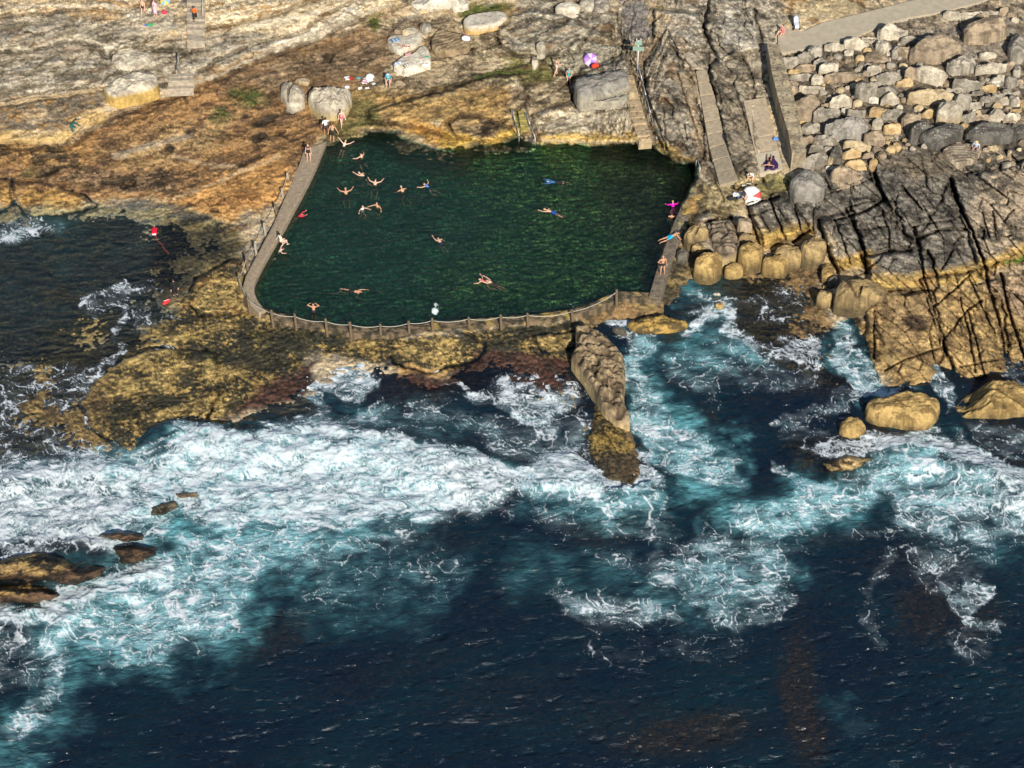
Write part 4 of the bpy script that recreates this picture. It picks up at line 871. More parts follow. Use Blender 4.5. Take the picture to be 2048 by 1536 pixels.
R_('heart-shaped pale boulder with red lettering and a blue cloth on it', [(773,80),(780,71),(800,71),(815,76),(835,62),(848,66),(846,76),(832,98),(812,106),(800,117),(785,104)], .75, 'P', facets=0, power=6, rough=.03)
R_('pale slab with a smooth brown hollow, strewn with towels', [(786,136),(800,118),(816,112),(830,106),(840,92),(852,88),(860,104),(864,132),(838,140),(812,150),(792,142)], .6, 'P', facets=0, power=6, rough=.03)
R_('fan-ribbed grey boulder behind the towel rocks', [(862,82),(868,62),(882,52),(905,62),(938,72),(941,88),(938,104),(905,112),(872,112),(862,100)], .85, 'C', lines=[(-62,.42,.10,.25)], facets=0, power=5, rough=.04)
R_('large smooth flat-topped slab with an orange front edge at the top', [(928,58),(926,44),(940,30),(995,20),(1010,24),(1016,38),(1000,56),(960,68),(934,66)], .75, 'P', facets=0, power=8, rough=.02, low=((.50,.33,.13), .55))
for i, (x, y, w, h, t, lb) in enumerate([(797,62,20,18,'b','small brown stone tucked above the lettered heart-shaped boulder'),(822,62,30,20,'l','small pale stone between the lettered boulder and the fan-ribbed boulder'),(812,64,16,18,'t','narrow tan stone beside the lettered heart-shaped boulder'),(852,54,28,20,'g','dark-topped grey stone left of the fan-ribbed boulder'),
    (1135,14,56,26,'P','angular pale boulder at the top edge, left of the upright slabs'),(1175,8,34,34,'l','leaning pale slab at the top edge'),(1202,8,34,36,'g','upright grey slab at the top edge'),
    (885,0,120,30,'w','long whitish boulder at the top edge, above the mossy patch'),(1082,92,20,26,'l','small upright stone in the mossy hollow'),(1070,124,16,26,'l','small leaning stone in the mossy gully'),(800,166,24,10,'b','low brown stone on the ochre shelf below the towels')]):
    R_(lb, ell(x, y, w, h, 0, 8, .12, 300 + i), .5 if w < 60 else .8, t, facets=2)
R_('big pale rock ledge in front of the signpost, edged by a black cleft', [(1146,170),(1168,142),(1218,128),(1245,118),(1262,178),(1250,204),(1158,206)], .95, 'G', power=6, facets=2, low=((.30,.27,.21), .3), cr=[[(1190,190),(1240,178),(1262,176)]])
R_('low oval stone set in the ochre shelf behind the pool', ell(875,243,17,12,0,9,.08,5), .14, 't', facets=0)
# sea-worn boulders between the right pool wall and the surf
for i, (X, Y, W, H, rot, t, lb) in enumerate([
    (185,165,170,130,-14,'y','split yellow boulder right beside the pool wall, topmost of the sea-worn cluster'),
    (195,265,90,70,0,'y','small yellow boulder below the split one beside the pool wall'),
    (272,385,190,215,35,'Y','big egg-shaped golden boulder at the corner of the frothy inlet'),
    (450,432,145,120,-25,'Y','small golden boulder at the water line, right of the egg-shaped one'),
    (572,312,190,200,10,'Y','smooth golden boulder in the middle of the sea-worn cluster'),
    (738,392,200,175,0,'Y','stepped golden boulder standing at the water line'),
    (838,322,215,160,18,'y','sloping golden boulder behind the stepped one'),
    (1012,272,180,205,25,'y','large leaning yellow boulder at the head of the surf channel'),
    (1112,440,92,140,14,'Y','narrow golden boulder in the channel mouth'),
    (1152,505,86,86,-30,'d','small dark boulder wedged in the channel mouth'),
    (1092,625,125,130,0,'y','square-cut yellow boulder at the waters edge, left of the big cracked block'),
    (1092,546,30,36,0,'Y','tiny golden boulder above the square-cut one'),
    (542,200,130,90,0,'y','yellow-footed boulder under the dark jointed blocks'),
    (528,105,110,120,0,'b','dark upright boulder right of the ribbed jointed block'),
    (350,680,66,74,0,'Y','lone golden stone standing in the frothy inlet'),
    (330,600,70,40,0,'l','pale wet stone awash in the frothy inlet'),
    (160,422,36,34,0,'Y','tiny golden stone at the foot of the pool wall'),
    (90,320,96,120,10,'d','dark rounded rock against the right pool wall')]):
    R_(lb, ell(1340 + X / 3.525, 420 + Y / 3.525, W / 3.525, H / 3.525, rot, 12, .07, 40 + i), min(W, H) / 3.525 / 26 * .8, t, facets=5, rough=.12, power=4.0, cr=[[(1382,474),(1396,462)]] if i == 0 else None)
R_('ribbed grey jointed block above the golden boulders', z0=.75, outline=[(1412,452),(1418,440),(1440,434),(1462,438),(1470,460),(1482,505),(1470,520),(1445,530),(1432,520),(1420,490)], h=1.3, tone='b', lines=[(80,.75,.16,.1),(-8,1.0,.12,.1)], power=5, facets=1, low=((.40,.30,.15), .25))
R_('big square cracked yellow block at the head of the narrow surf channel', [(1668,595),(1678,566),(1700,553),(1760,557),(1776,572),(1768,612),(1735,616),(1680,614),(1668,606)], 1.5, 'y', power=6, facets=2, cr=[[(1690,566),(1716,600),(1772,604)],[(1716,600),(1722,578)]])
R_('large low golden boulder standing in the surf at lower right', [(1729,808),(1745,795),(1785,778),(1825,775),(1862,790),(1884,803),(1878,828),(1858,862),(1820,866),(1765,852),(1734,836)], 1.8, 'Y', power=4, facets=3, z0=-.2)
R_('large golden boulder at the right edge, cracked across its top', [(1914,802),(1930,775),(1948,757),(2000,750),(2052,765),(2090,800),(2070,834),(1990,843),(1922,838),(1911,820)], 1.9, 'Y', power=4, facets=3, z0=-.2, lines=[(70,1.5,.12,.1)])
R_('small rounded golden boulder in the foam below the channel', ell(1704,856,54,60,20,10,.06,90), 1.3, 'Y', z0=-.2, facets=2, power=2.6)
R_('long sculpted brown spine of rock running from the pool wall into the surf', [(1150,640),(1180,646),(1208,660),(1230,688),(1248,712),(1252,750),(1248,790),(1250,835),(1262,868),(1232,862),(1205,838),(1192,800),(1176,768),(1158,738),(1138,712),(1154,700),(1152,670)], 1.7, 'C', name='rock_spine', cat='rock', power=5, facets=0, rough=.22, low=((.46,.34,.17), .35), lines=[(75,1.4,.16,.2),(20,2.2,.14,.15)], z0=.1, smooth_n=1)
R_('low yellow-and-black weed-speckled rock in the surf by the pool outlet', [(1252,645),(1275,632),(1310,628),(1350,630),(1380,645),(1368,660),(1320,672),(1270,668)], .75, 'K', name='reef_rock', cat='rock', power=3, facets=0, z0=-.1, rough=.14)
R_('small brown reef rock with foam on its left by the spine rock', [(1222,652),(1240,650),(1256,668),(1250,676),(1232,668)], .5, 'd', name='reef_rock', cat='rock', power=3, facets=0, z0=-.05)
R_('black-fissured dark boulder carrying a small pink towel', [(1576,368),(1590,350),(1612,334),(1628,332),(1645,350),(1652,376),(1640,392),(1605,402),(1588,398)], 1.5, 'G', power=4, facets=3)
R_('striped cream slab where a person sits, below the dark lichen boulders', [(1882,304),(1895,290),(1928,284),(1950,286),(1967,292),(1962,312),(1945,335),(1912,341),(1898,330)], .9, 'S', power=7, facets=0, lines=[(86,.34,.05,.05)], rough=.03)
# the rock pile: x, y, w, h, rotation, tone in zoomed windows of the photograph
PILE = [(1560,20,[(80,540,200,150,0,'g'),(270,490,170,160,-20,'g'),(360,440,140,120,0,'g'),(430,550,130,110,0,'g'),(510,630,170,140,-10,'l'),(410,710,130,120,0,'l'),(270,610,180,80,0,'b'),(340,820,220,130,0,'l'),(150,650,120,80,0,'o'),(65,760,50,140,0,'l'),(140,810,120,180,0,'b'),(580,390,200,90,-5,'l'),(790,350,220,120,-10,'l'),(970,290,180,110,0,'l'),(1100,370,160,150,20,'l'),(1190,225,260,170,0,'l'),(1230,430,120,170,0,'g'),(1000,630,130,110,0,'l'),(1150,700,250,150,-25,'g'),(900,870,220,200,0,'g'),(1130,860,200,180,0,'g'),(230,690,220,110,-15,'g'),(650,700,330,110,-8,'b'),(1020,500,230,110,0,'b')]),
 (1800,20,[(95,310,140,80,0,'g'),(60,430,210,150,0,'b'),(350,400,480,300,0,'b'),(900,200,480,230,-12,'b'),(560,50,180,90,0,'l'),(770,40,220,100,0,'l'),(870,70,130,80,0,'b'),(960,15,150,70,0,'g'),(1100,15,100,60,0,'b'),(1190,30,90,90,0,'b'),(1220,100,80,80,0,'l'),(1250,380,180,330,10,'g'),(650,560,290,180,-12,'g'),(310,670,340,200,28,'l'),(130,660,120,150,30,'b'),(50,760,160,100,0,'o'),(710,760,280,180,-6,'g'),(960,600,330,160,0,'l'),(930,480,150,80,0,'l'),(1170,590,120,120,0,'b'),(1240,640,90,170,10,'g'),(1020,750,200,120,0,'g'),(1025,775,110,70,0,'w'),(910,740,70,80,0,'g'),(870,740,60,110,0,'b'),(1170,760,130,120,0,'g'),(330,890,400,190,-12,'t'),(950,830,130,90,0,'o'),(820,870,100,70,0,'g'),(1130,870,90,90,0,'g'),(1040,885,110,90,0,'g'),(740,880,90,60,0,'g'),(610,835,130,90,0,'g')]),
 (1560,180,[(250,170,290,300,-20,'b'),(490,260,240,200,15,'g'),(640,120,200,120,-10,'l'),(700,390,400,290,0,'G'),(690,200,80,80,0,'w'),(810,220,180,140,10,'g'),(990,95,100,100,0,'w'),(1170,100,170,120,0,'l'),(1050,250,220,110,25,'o'),(1040,360,130,110,0,'l'),(1190,400,170,130,0,'o'),(1200,250,220,130,-20,'g'),(940,310,110,80,0,'g'),(920,380,60,150,-20,'b'),(340,390,230,110,-5,'g'),(290,530,190,150,15,'b'),(430,520,160,190,25,'g'),(540,530,90,140,25,'g'),(810,580,260,130,10,'t'),(590,690,130,190,0,'d'),(740,660,190,160,0,'o'),(810,790,250,120,5,'o'),(380,740,260,140,-5,'g'),(390,640,170,110,-15,'g'),(535,735,50,100,0,'t'),(540,810,90,40,0,'w'),(650,870,200,160,0,'b'),(810,880,120,130,0,'b'),(1010,500,200,180,0,'b'),(1150,495,90,40,0,'t'),(500,150,100,60,0,'b'),(300,640,60,70,0,'g'),(460,400,60,60,0,'g'),(930,700,110,80,0,'b'),(230,340,90,60,0,'o'),(1010,440,70,60,0,'b')]),
 (1800,180,[(530,225,260,270,0,'l'),(110,310,200,200,0,'b'),(230,400,290,220,-32,'D'),(440,480,400,240,-20,'D'),(930,450,410,240,6,'D'),(1250,430,260,200,12,'D'),(720,265,150,160,12,'g'),(690,390,130,100,0,'o'),(860,300,160,90,0,'b'),(1030,270,230,120,-18,'l'),(1170,280,130,130,0,'l'),(920,210,130,80,0,'d'),(830,225,60,50,0,'t'),(800,140,120,120,0,'g'),(660,110,180,170,0,'g'),(870,110,70,90,0,'g'),(930,90,80,120,20,'g'),(1020,80,110,120,20,'g'),(1100,110,100,90,0,'l'),(950,140,70,50,0,'g'),(1030,165,100,50,0,'t'),(1135,40,90,70,0,'g'),(1190,110,90,140,0,'g'),(1240,120,90,90,0,'l'),(1230,200,110,70,0,'o'),(1240,270,60,80,0,'l'),(1220,20,90,60,0,'g'),(300,250,180,80,0,'o'),(815,495,50,40,0,'t'),(990,605,110,50,0,'t'),(1150,190,60,50,0,'b'),(1160,330,120,70,0,'b')])]
OWN = {(1560,180,250,170):'biggest rust-brown boulder, leftmost of the rock pile beside the stone wall',(1560,180,700,390):'largest rough grey boulder in the middle of the rock pile',(1560,20,1190,225):'large pale boulder just below the concrete ramp',(1800,20,350,400):'broad brown outcrop-like boulder at the top of the rock pile',
 (1800,20,900,200):'broad grooved brown boulder near the upper right corner',(1800,20,650,560):'grey boulder with dark blotches below the broad brown one',(1800,20,310,670):'long pale boulder lying aslant with a deep shadow at its upper end',(1800,20,710,760):'flat-topped grey boulder in the middle right of the pile',
 (1800,20,1250,380):'tall grey boulder cut by the right edge, with a wide black shadow',(1800,20,330,890):'big tan boulder with a raised rim, above the tall pale one',(1800,20,1025,775):'small white stone lying on a grey boulder at the right',(1800,180,530,225):'tall pale boulder with an ochre lower half',
 (1800,180,230,400):'dark curved boulder, leftmost of the dark lichen boulders',(1800,180,440,480):'biggest dark lichen-covered boulder, above the striped slab',(1800,180,930,450):'wide dark lichen-covered boulder behind the sitting person',(1800,180,1250,430):'dark lichen-covered boulder cut by the right edge',
 (1560,180,1050,250):'bright orange-tan slab lying across grey boulders in the pile',(1560,180,740,660):'orange-tan boulder with a cracked face low in the pile',(1560,180,810,790):'lowest orange-tan boulder of the pile, above the dark jointed blocks',(1560,180,810,580):'pale tan block on top of the orange-tan boulders',
 (1560,180,540,810):'small flat white stone at the foot of the pile',(1560,180,690,200):'small white stone above the largest rough grey boulder',(1560,20,970,290):'pale boulder touching the ramp edge, left of the large pale one',(1560,20,790,350):'pale wedge boulder along the ramp edge',(1560,20,580,390):'long low pale boulder along the ramp edge',
 (1560,180,490,260):'grey boulder with wavy streaks, right of the biggest rust-brown one',(1560,180,1190,400):'rounded orange-tan boulder left of the dark curved boulder',(1800,180,1030,270):'pale slab boulder with one clean crack, upper right of the wide dark boulder',(1800,180,990,605):'flat yellowish stone lying right of the striped slab',(1800,180,720,265):'upright grey boulder right of the tall pale one',(1560,180,990,95):'small white boulder in a gap of the upper pile'}
k_seed = 500; autos = []
for x0, y0, lst in PILE:
    for (X, Y, W, H, rot, t) in lst:
        k_seed += 1; s_ = 5.29
        w, h = W / s_ * 1.22, H / s_ * 1.18; m = min(w, h)
        hh = min(1.6, m / 22 * .66 + .15); own = OWN.get((x0, y0, X, Y))
        o = rock(ell(x0 + X / s_, y0 + Y / s_, w, h, rot + random.uniform(-12, 12), random.choice((6, 7, 8)), .16, k_seed), hh * random.uniform(.85, 1.25), t, 'boulder', power=2.4 + random.random() * 4, poly=random.random() < .85, facets=6, smooth_n=1, tilt=random.uniform(-.25, .2), rough=.06 + .08 * random.random(), low=((.42,.31,.15), .3) if (x0, y0, X, Y) == (1800,180,530,225) else None)
        if own: tag(o, own, 'boulder', 'boulders of the rock pile')
        else: autos.append((o, x0 + X / s_, y0 + Y / s_, max(w, h), t))
# small stones filling the gaps
fill = [(x0 + X / 5.29, y0 + Y / 5.29, max(W, H) / 5.29 * .5) for x0, y0, l in PILE for (X, Y, W, H, r_, t) in l]
rr_ = random.Random(5)
tries = 0; cnt = 0
ZONE = [(1570,120),(1700,95),(1800,60),(1830,110),(1960,130),(2048,100),(2060,330),(1980,330),(1870,300),(1790,300),(1730,340),(1640,330),(1600,260)]
while cnt < 110 and tries < 4000:
    tries += 1; x, y = rr_.uniform(1570, 2050), rr_.uniform(60, 340)
    if float(sdist(ZONE, np.array([x]), np.array([y]))[0]) < 2: continue
    r = rr_.uniform(4, 11)
    if any(math.hypot(x - a, (y - b) * 1.1) < c * .74 + r * .55 for a, b, c in fill): continue
    fill.append((x, y, r)); cnt += 1; t = rr_.choice('gglbbot')
    o = rock(ell(x, y, r * 2, r * 1.6, rr_.uniform(-30, 30), 8, .12, 900 + cnt), r / 22 * .8 + .08, t, 'boulder', facets=4, rough=.05, poly=True, smooth_n=1)
    autos.append((o, x, y, r * 2, t))
MARKS = [((1607,212),'biggest rust-brown boulder'),((1692,254),'largest rough grey boulder'),((1785,62),'large pale boulder below the ramp'),((1866,96),'broad brown boulder'),((1970,58),'grooved brown boulder'),((1923,126),'blotched grey boulder'),((1859,147),'long pale boulder'),((1934,164),'flat-topped grey boulder'),
 ((2036,92),'tall grey boulder at the right edge'),((1862,188),'big tan rimmed boulder'),((1900,222),'tall pale boulder'),((1843,256),'dark curved boulder'),((1883,271),'biggest dark lichen boulder'),((1976,265),'wide dark lichen boulder'),((1758,227),'bright orange-tan slab'),((1700,305),'cracked orange-tan boulder'),((1713,330),'lowest orange-tan boulder'),((1653,229),'wavy-streaked grey boulder'),((1785,256),'rounded orange-tan boulder'),((1995,231),'cracked pale slab boulder'),((1994,167),'small white stone'),((1709,86),'pale wedge boulder at the ramp edge'),((1630,90),'lower end of the ramp'),((1612,365),'boulder with the pink towel')]
seen = {}
for o, x, y, w, t in sorted(autos, key=lambda a: -a[3]):
    best = sorted(MARKS, key=lambda m: (m[0][0] - x) ** 2 + 1.6 * (m[0][1] - y) ** 2)[0]
    dx, dy = x - best[0][0], y - best[0][1]; size = 'fist-like tiny' if w < 13 else 'small' if w < 22 else 'mid-sized' if w < 34 else 'large'
    side = ('right of' if dx > 0 else 'left of') if abs(dx) > 1.4 * abs(dy) else ('below' if dy > 0 else 'above')
    lb = '%s %s stone %s the %s' % (size.replace('fist-like ', ''), TONE[t][2], side, best[1])
    seen.setdefault(lb, []).append((math.hypot(dx, dy), o))
ORD = ['nearest', 'second', 'third', 'fourth', 'fifth', 'sixth']
for lb, l in seen.items():
    l.sort(key=lambda a: a[0])
    for i, (d_, o) in enumerate(l):
        tag(o, lb if len(l) == 1 else lb + ', %s' % (ORD[i] if i < 6 else 'farthest'), 'boulder', 'boulders of the rock pile')
# ------------------------------------------------------------------ built things
M_CONC = simple_mat('concrete_worn', (.30, .235, .165), .9, .28, 5)
M_CONCD = simple_mat('concrete_dark', (.16, .13, .095), .85, .45, 4)
M_WOOD = simple_mat('post_timber', (.15, .11, .07), .9, .45, 14)
M_WOODP = simple_mat('post_pale', (.33, .29, .22), .9, .35, 14)
M_ROPE = simple_mat('rope', (.50, .46, .38), .9, .15, 30)
M_STEEL = simple_mat('galvanised', (.42, .42, .42), .45, .12, 20, .5, .6)
M_RAILD = simple_mat('rail_dark', (.05, .055, .06), .5, .2, 20)
M_WHITE = simple_mat('white_paint', (.74, .73, .70), .6, .06, 20)
M_SIGN = simple_mat('sign_green', (.22, .32, .26), .5, .1, 10)
_cm = {}
def cmat(col, rough=.8, var=.10):
    key = tuple(round(c, 3) for c in col)
    if key not in _cm: _cm[key] = simple_mat('cloth_%02x%02x%02x' % tuple(int(c * 255) for c in col), col, rough, var, 25)
    return _cm[key]
def bm_to(name, bm, mat, parent=None, smooth=False):
    me = bpy.data.meshes.new(name); bmesh.ops.recalc_face_normals(bm, faces=bm.faces); bm.to_mesh(me); bm.free()
    return link(name, me, mat, parent, smooth)
def b_box(bm, c, s, rot=None, bev=0.0):
    r = bmesh.ops.create_cube(bm, size=1.0); vs = r['verts']
    M = Matrix.Translation(Vector(c)) @ (rot.to_4x4() if rot else Matrix()) @ Matrix.Diagonal((*s, 1))
    bmesh.ops.transform(bm, matrix=M, verts=vs)
    if bev:
        es = list({e for v in vs for e in v.link_edges}); bmesh.ops.bevel(bm, geom=es, offset=bev, segments=2, affect='EDGES', profile=.6)
def b_tube(bm, a, b, r0, r1=None, n=8):
    a, b = Vector(a), Vector(b); r1 = r0 if r1 is None else r1; d = b - a
    if d.length < 1e-5: return
    q = d.to_track_quat('Z', 'Y').to_matrix().to_4x4()
    bmesh.ops.create_cone(bm, cap_ends=True, segments=n, radius1=r0, radius2=r1, depth=d.length, matrix=Matrix.Translation((a + b) / 2) @ q)
def resamp(pts, n):
    p = np.array(pts, float); seg = np.hypot(*(p[1:] - p[:-1]).T); cum = np.r_[0, np.cumsum(seg)]; t = np.linspace(0, cum[-1], n)
    return np.stack([np.interp(t, cum, p[:, 0]), np.interp(t, cum, p[:, 1])], 1)
def strip(name, inner, outer, zt, zb, mat, parent, n=80, m=6, bump=.02, segs_seed=0, joints=None):
    """a wall or slab lying between two traced edges, top at zt (value or function of 0..1)"""
    A, B = resamp(inner, n), resamp(outer, n); V_, F_ = [], []
    zf = zt if callable(zt) else (lambda t: zt)
    cols = []
    for i in range(n):
        t = i / (n - 1); z = zf(t)
        ax, ay = unproj(A[i, 0], A[i, 1], z); bx_, by_ = unproj(B[i, 0], B[i, 1], z)
        row = [(ax, ay, zb)]
        for j in range(m + 1):
            s = j / m; x, y = ax + (bx_ - ax) * s, ay + (by_ - ay) * s
            zz2 = z + bump * float(fbm(np.array([x * 2.0]), np.array([y * 2.0]), 3, 7 + segs_seed)[0]) - (.03 if j in (0, m) else 0)
            row.append((x, y, zz2))
        row.append((bx_, by_, zb)); V_ += row
    w = m + 3
    for i in range(n - 1):
        for j in range(w - 1):
            a = i * w + j; F_.append((a, a + 1, a + w + 1, a + w))
    F_.append(tuple(range(w))); F_.append(tuple(range((n - 1) * w, n * w))[::-1])
    me = mesh_py(name, V_, F_); o = link(name, me, mat, parent, False)
    bm = bmesh.new(); bm.from_mesh(me); bmesh.ops.recalc_face_normals(bm, faces=bm.faces); bm.to_mesh(me); bm.free()
    return o
def slab(name, poly, zfun, thick, mat, parent=None, sub=0.35, rough=.012):
    """a cast or laid slab over a traced outline; zfun(u, v) gives its top"""
    p = np.array(poly, float); 
    bm = bmesh.new(); vs = []
    seg = resamp(list(poly) + [poly[0]], 60)[:-1]
    for u, v in seg:
        z = zfun(u, v); x, y = unproj(u, v, z); vs.append(bm.verts.new((float(x), float(y), float(z))))
    f = bm.faces.new(vs); f.normal_update()
    if f.normal.z < 0: f.normal_flip()
    r = bmesh.ops.extrude_face_region(bm, geom=[f]); ev = [g for g in r['geom'] if isinstance(g, bmesh.types.BMVert)]
    low = [v for v in bm.verts if v not in ev]
    for v in low: v.co.z -= thick
    return bm_to(name, bm, mat, parent)
def plane_fit(poly, dz=0.0, at=None):
    at = at or poly
    A_ = np.array([(u / 100, v / 100, 1) for u, v in at]); b_ = np.array([float(samp(zc, u, v)) + sum(h for q, h, e in LEDGES if float(sdist(q, np.array([float(u)]), np.array([float(v)]))[0]) > 0) for u, v in at])
    c = np.linalg.lstsq(A_, b_, rcond=None)[0]
    return lambda u, v: float(c[0] * u / 100 + c[1] * v / 100 + c[2] + dz)
# --- walls round the pool
ZW = .92
pw = empty('pool_wall', unproj(520, 560, 0) + (0.0,)); pw.location = (*[float(a) for a in unproj(520, 560, 0)], 0)
tag(pw, 'concrete wall round the sea pool, with a curved walkway on its left side', 'pool wall')
PWL = pw.location.copy()
def inparent(o, par):
    o.parent = par; o.matrix_parent_inverse = Matrix.Translation(-par.location) if par.rotation_euler.z == 0 else par.matrix_world.inverted()
    return o
IN_L = [(652,283),(633,330),(618,362),(603,390),(587,420),(571,450),(556,476),(541,501),(526,528),(514,552),(509,566),(508,580),(511,592),(517,604),(531,620)]
OUT_L = [(608,300),(598,330),(585,362),(572,390),(559,420),(546,450),(532,476),(519,501),(504,528),(492,552),(487,568),(486,582),(489,594),(497,606),(517,625)]
inparent(tag(strip('walkway', IN_L, OUT_L, ZW, -1.2, M_CONC, None, 90), 'smooth tan concrete walkway'), pw)
IN_B = [(531,617),(560,624),(590,634),(620,641),(651,646),(700,653),(761,656),(817,651),(864,645),(936,637),(1000,634),(1054,629),(1100,624),(1142,617),(1190,602),(1222,588),(1236,582),(1300,584)]
OUT_B = [(520,628),(552,638),(588,648),(620,656),(651,661),(700,668),(761,671),(817,667),(864,661),(936,653),(1000,649),(1054,645),(1100,640),(1142,633),(1192,618),(1230,602),(1240,598),(1302,599)]
inparent(tag(strip('seaward_wall', IN_B, OUT_B, .66, -1.2, M_ROCK, None, 160, 8, .10), 'low dark barnacled seaward wall'), pw)
IN_R = [(1393,352),(1380,378),(1366,405),(1350,440),(1337,474),(1326,505),(1315,535),(1306,565),(1298,592)]
OUT_R = [(1416,354),(1404,380),(1391,407),(1376,442),(1362,476),(1351,507),(1340,537),(1331,567),(1322,596)]
inparent(tag(strip('side_wall', IN_R, OUT_R, lambda t: 1.0 - .15 * t, -1.2, M_CONCD, None, 60, 6, .04), 'dark stained side wall'), pw)
for o in list(pw.children):
    if o.name.startswith('seaward'):
        me = o.data; co_ = np.empty(len(me.vertices) * 3, np.float32); me.vertices.foreach_get('co', co_); co_ = co_.reshape(-1, 3)
        n_ = fbm(co_[:, 0] * 1.6, co_[:, 1] * 1.6, 5, 501, .65); k_ = sst(-.1, .12, n_)[:, None]; col_ = np.ones((len(co_), 4), np.float32)
        col_[:, :3] = np.array((.20, .145, .09)) * (1 - k_) + np.array((.05, .045, .03)) * k_; k2 = sst(.2, .35, fbm(co_[:, 0] * .7, co_[:, 1] * .7, 4, 505))[:, None]; col_[:, :3] = col_[:, :3] * (1 - k2) + np.array((.36, .25, .08)) * k2
        a_ = me.color_attributes.new('Col', 'FLOAT_COLOR', 'POINT'); a_.data.foreach_set('color', col_.reshape(-1))
# --- rope fence on the wall
rf = empty('rope_fence', (PWL.x, PWL.y, .7)); tag(rf, 'row of short timber posts joined by sagging rope along the pool wall', 'rope fence')
# (base u, v, top u, v)
POSTS = [(577,362,573,346,1),(566,395,563,377,1),(553,428,549,409,0),(531,468,527,447,1),(513,511,510,488,1),(496,541,493,513,0),(482,577,475,552,0),(500,623,494,594,0),
         (547,652,541,621,0),(593,655,588,629,0),(655,669,649,638,0),(703,673,698,645,0),(762,670,760,649,0),(819,667,816,643,0),(866,663,863,637,0),(939,655,935,635,0),(1003,656,998,630,0),(1056,650,1052,627,0),(1145,641,1141,620,0),(1233,608,1231,580,0)]
tops = []
for (bu, bv, tu, tv, pale) in POSTS:
    zb_ = .55; bx_, by_ = [float(a) for a in unproj(bu, bv, zb_)]; s_ = scale_at(bu, bv) * math.cos(PITCH - math.atan((768 - bv) / FPX)); h_ = (bv - tv) / s_
    lean = (tu - bu) / scale_at(bu, bv) * .35
    bm = bmesh.new(); b_tube(bm, (0, 0, -.25), (lean, 0, h_), .115, .095, 10)
    b_tube(bm, (lean, 0, h_), (lean, 0, h_ + .03), .095, .07, 10); b_tube(bm, (lean * .8, -.02, h_ * .80), (lean * .82, -.02, h_ * .84), .118, .118, 10)
    o = bm_to('post', bm, M_WOODP if pale else M_WOOD); o.location = (bx_, by_, zb_); inparent(o, rf); tops.append(Vector((bx_ + lean, by_, zb_ + h_ * .84)))
for i in range(len(tops) - 1):
    a, b = tops[i], tops[i + 1]; bm = bmesh.new(); prev = a; sag = .10 * (b - a).length if i != 7 else .25
    for k in range(1, 13):
        t = k / 12; p = a.lerp(b, t); p.z -= 4 * sag * t * (1 - t) * .8; b_tube(bm, prev, p, .026, None, 6); prev = p
    inparent(bm_to('rope', bm, M_ROPE, None, True), rf)
# --- slabs and paths
zf = plane_fit(PATH, .07)
pth = slab('path', PATH, zf, .35, simple_mat('ramp_concrete', (.39, .335, .25), .9, .12, 2.0)); tag(pth, kind='structure')
for v, du in [((1673,40),8),((1683,84),0)]: pass
deck_z = plane_fit([(1490,215),(1520,210),(1520,330),(1550,325)], .12, None)
def deck_panel(t0, t1, nm, dz, mat):
    L_ = resamp([(1487,202),(1520,346)], 50); Rr = resamp([(1531,194),(1566,338)], 50)
    i0, i1 = int(t0 * 49), int(t1 * 49)
    o = slab(nm, [tuple(L_[i0]), tuple(Rr[i0]), tuple(Rr[i1]), tuple(L_[i1])], lambda u, v: deck_z(u, v) + dz, .45, mat); tag(o, kind='structure')
M_DK = simple_mat('deck_concrete', (.40, .32, .225), .9, .2, 3.0); M_DK2 = simple_mat('deck_concrete_pale', (.45, .39, .29), .9, .14, 3.0)
deck_panel(0, .30, 'pavement', 0, M_DK); deck_panel(.305, .53, 'pavement', .01, M_DK); deck_panel(.535, .74, 'pavement', 0, M_DK); deck_panel(.745, 1, 'pavement', .10, M_DK2)
# masonry strip path: laid blocks, one surface
for k in range(9):
    t0, t1 = k / 9 + .004, (k + 1) / 9 - .004
    L_ = resamp([(1392,142),(1404,210),(1418,290),(1440,372)], 91); Rr = resamp([(1412,140),(1432,200),(1452,290),(1476,362)], 91)
    i0, i1 = int(t0 * 90), int(t1 * 90); zfn = plane_fit([tuple(L_[i0]), tuple(Rr[i0]), tuple(Rr[i1]), tuple(L_[i1])], .08)
    o = slab('stone_path', [tuple(L_[i0]), tuple(Rr[i0]), tuple(Rr[i1]), tuple(L_[i1])], zfn, .4, simple_mat('path_block_%d' % k, (.35 + .02 * math.sin(k * 2.3), .285 + .016 * math.sin(k * 2.3), .20 + .01 * math.sin(k * 2.3)), .9, .22, 3)); tag(o, kind='structure')
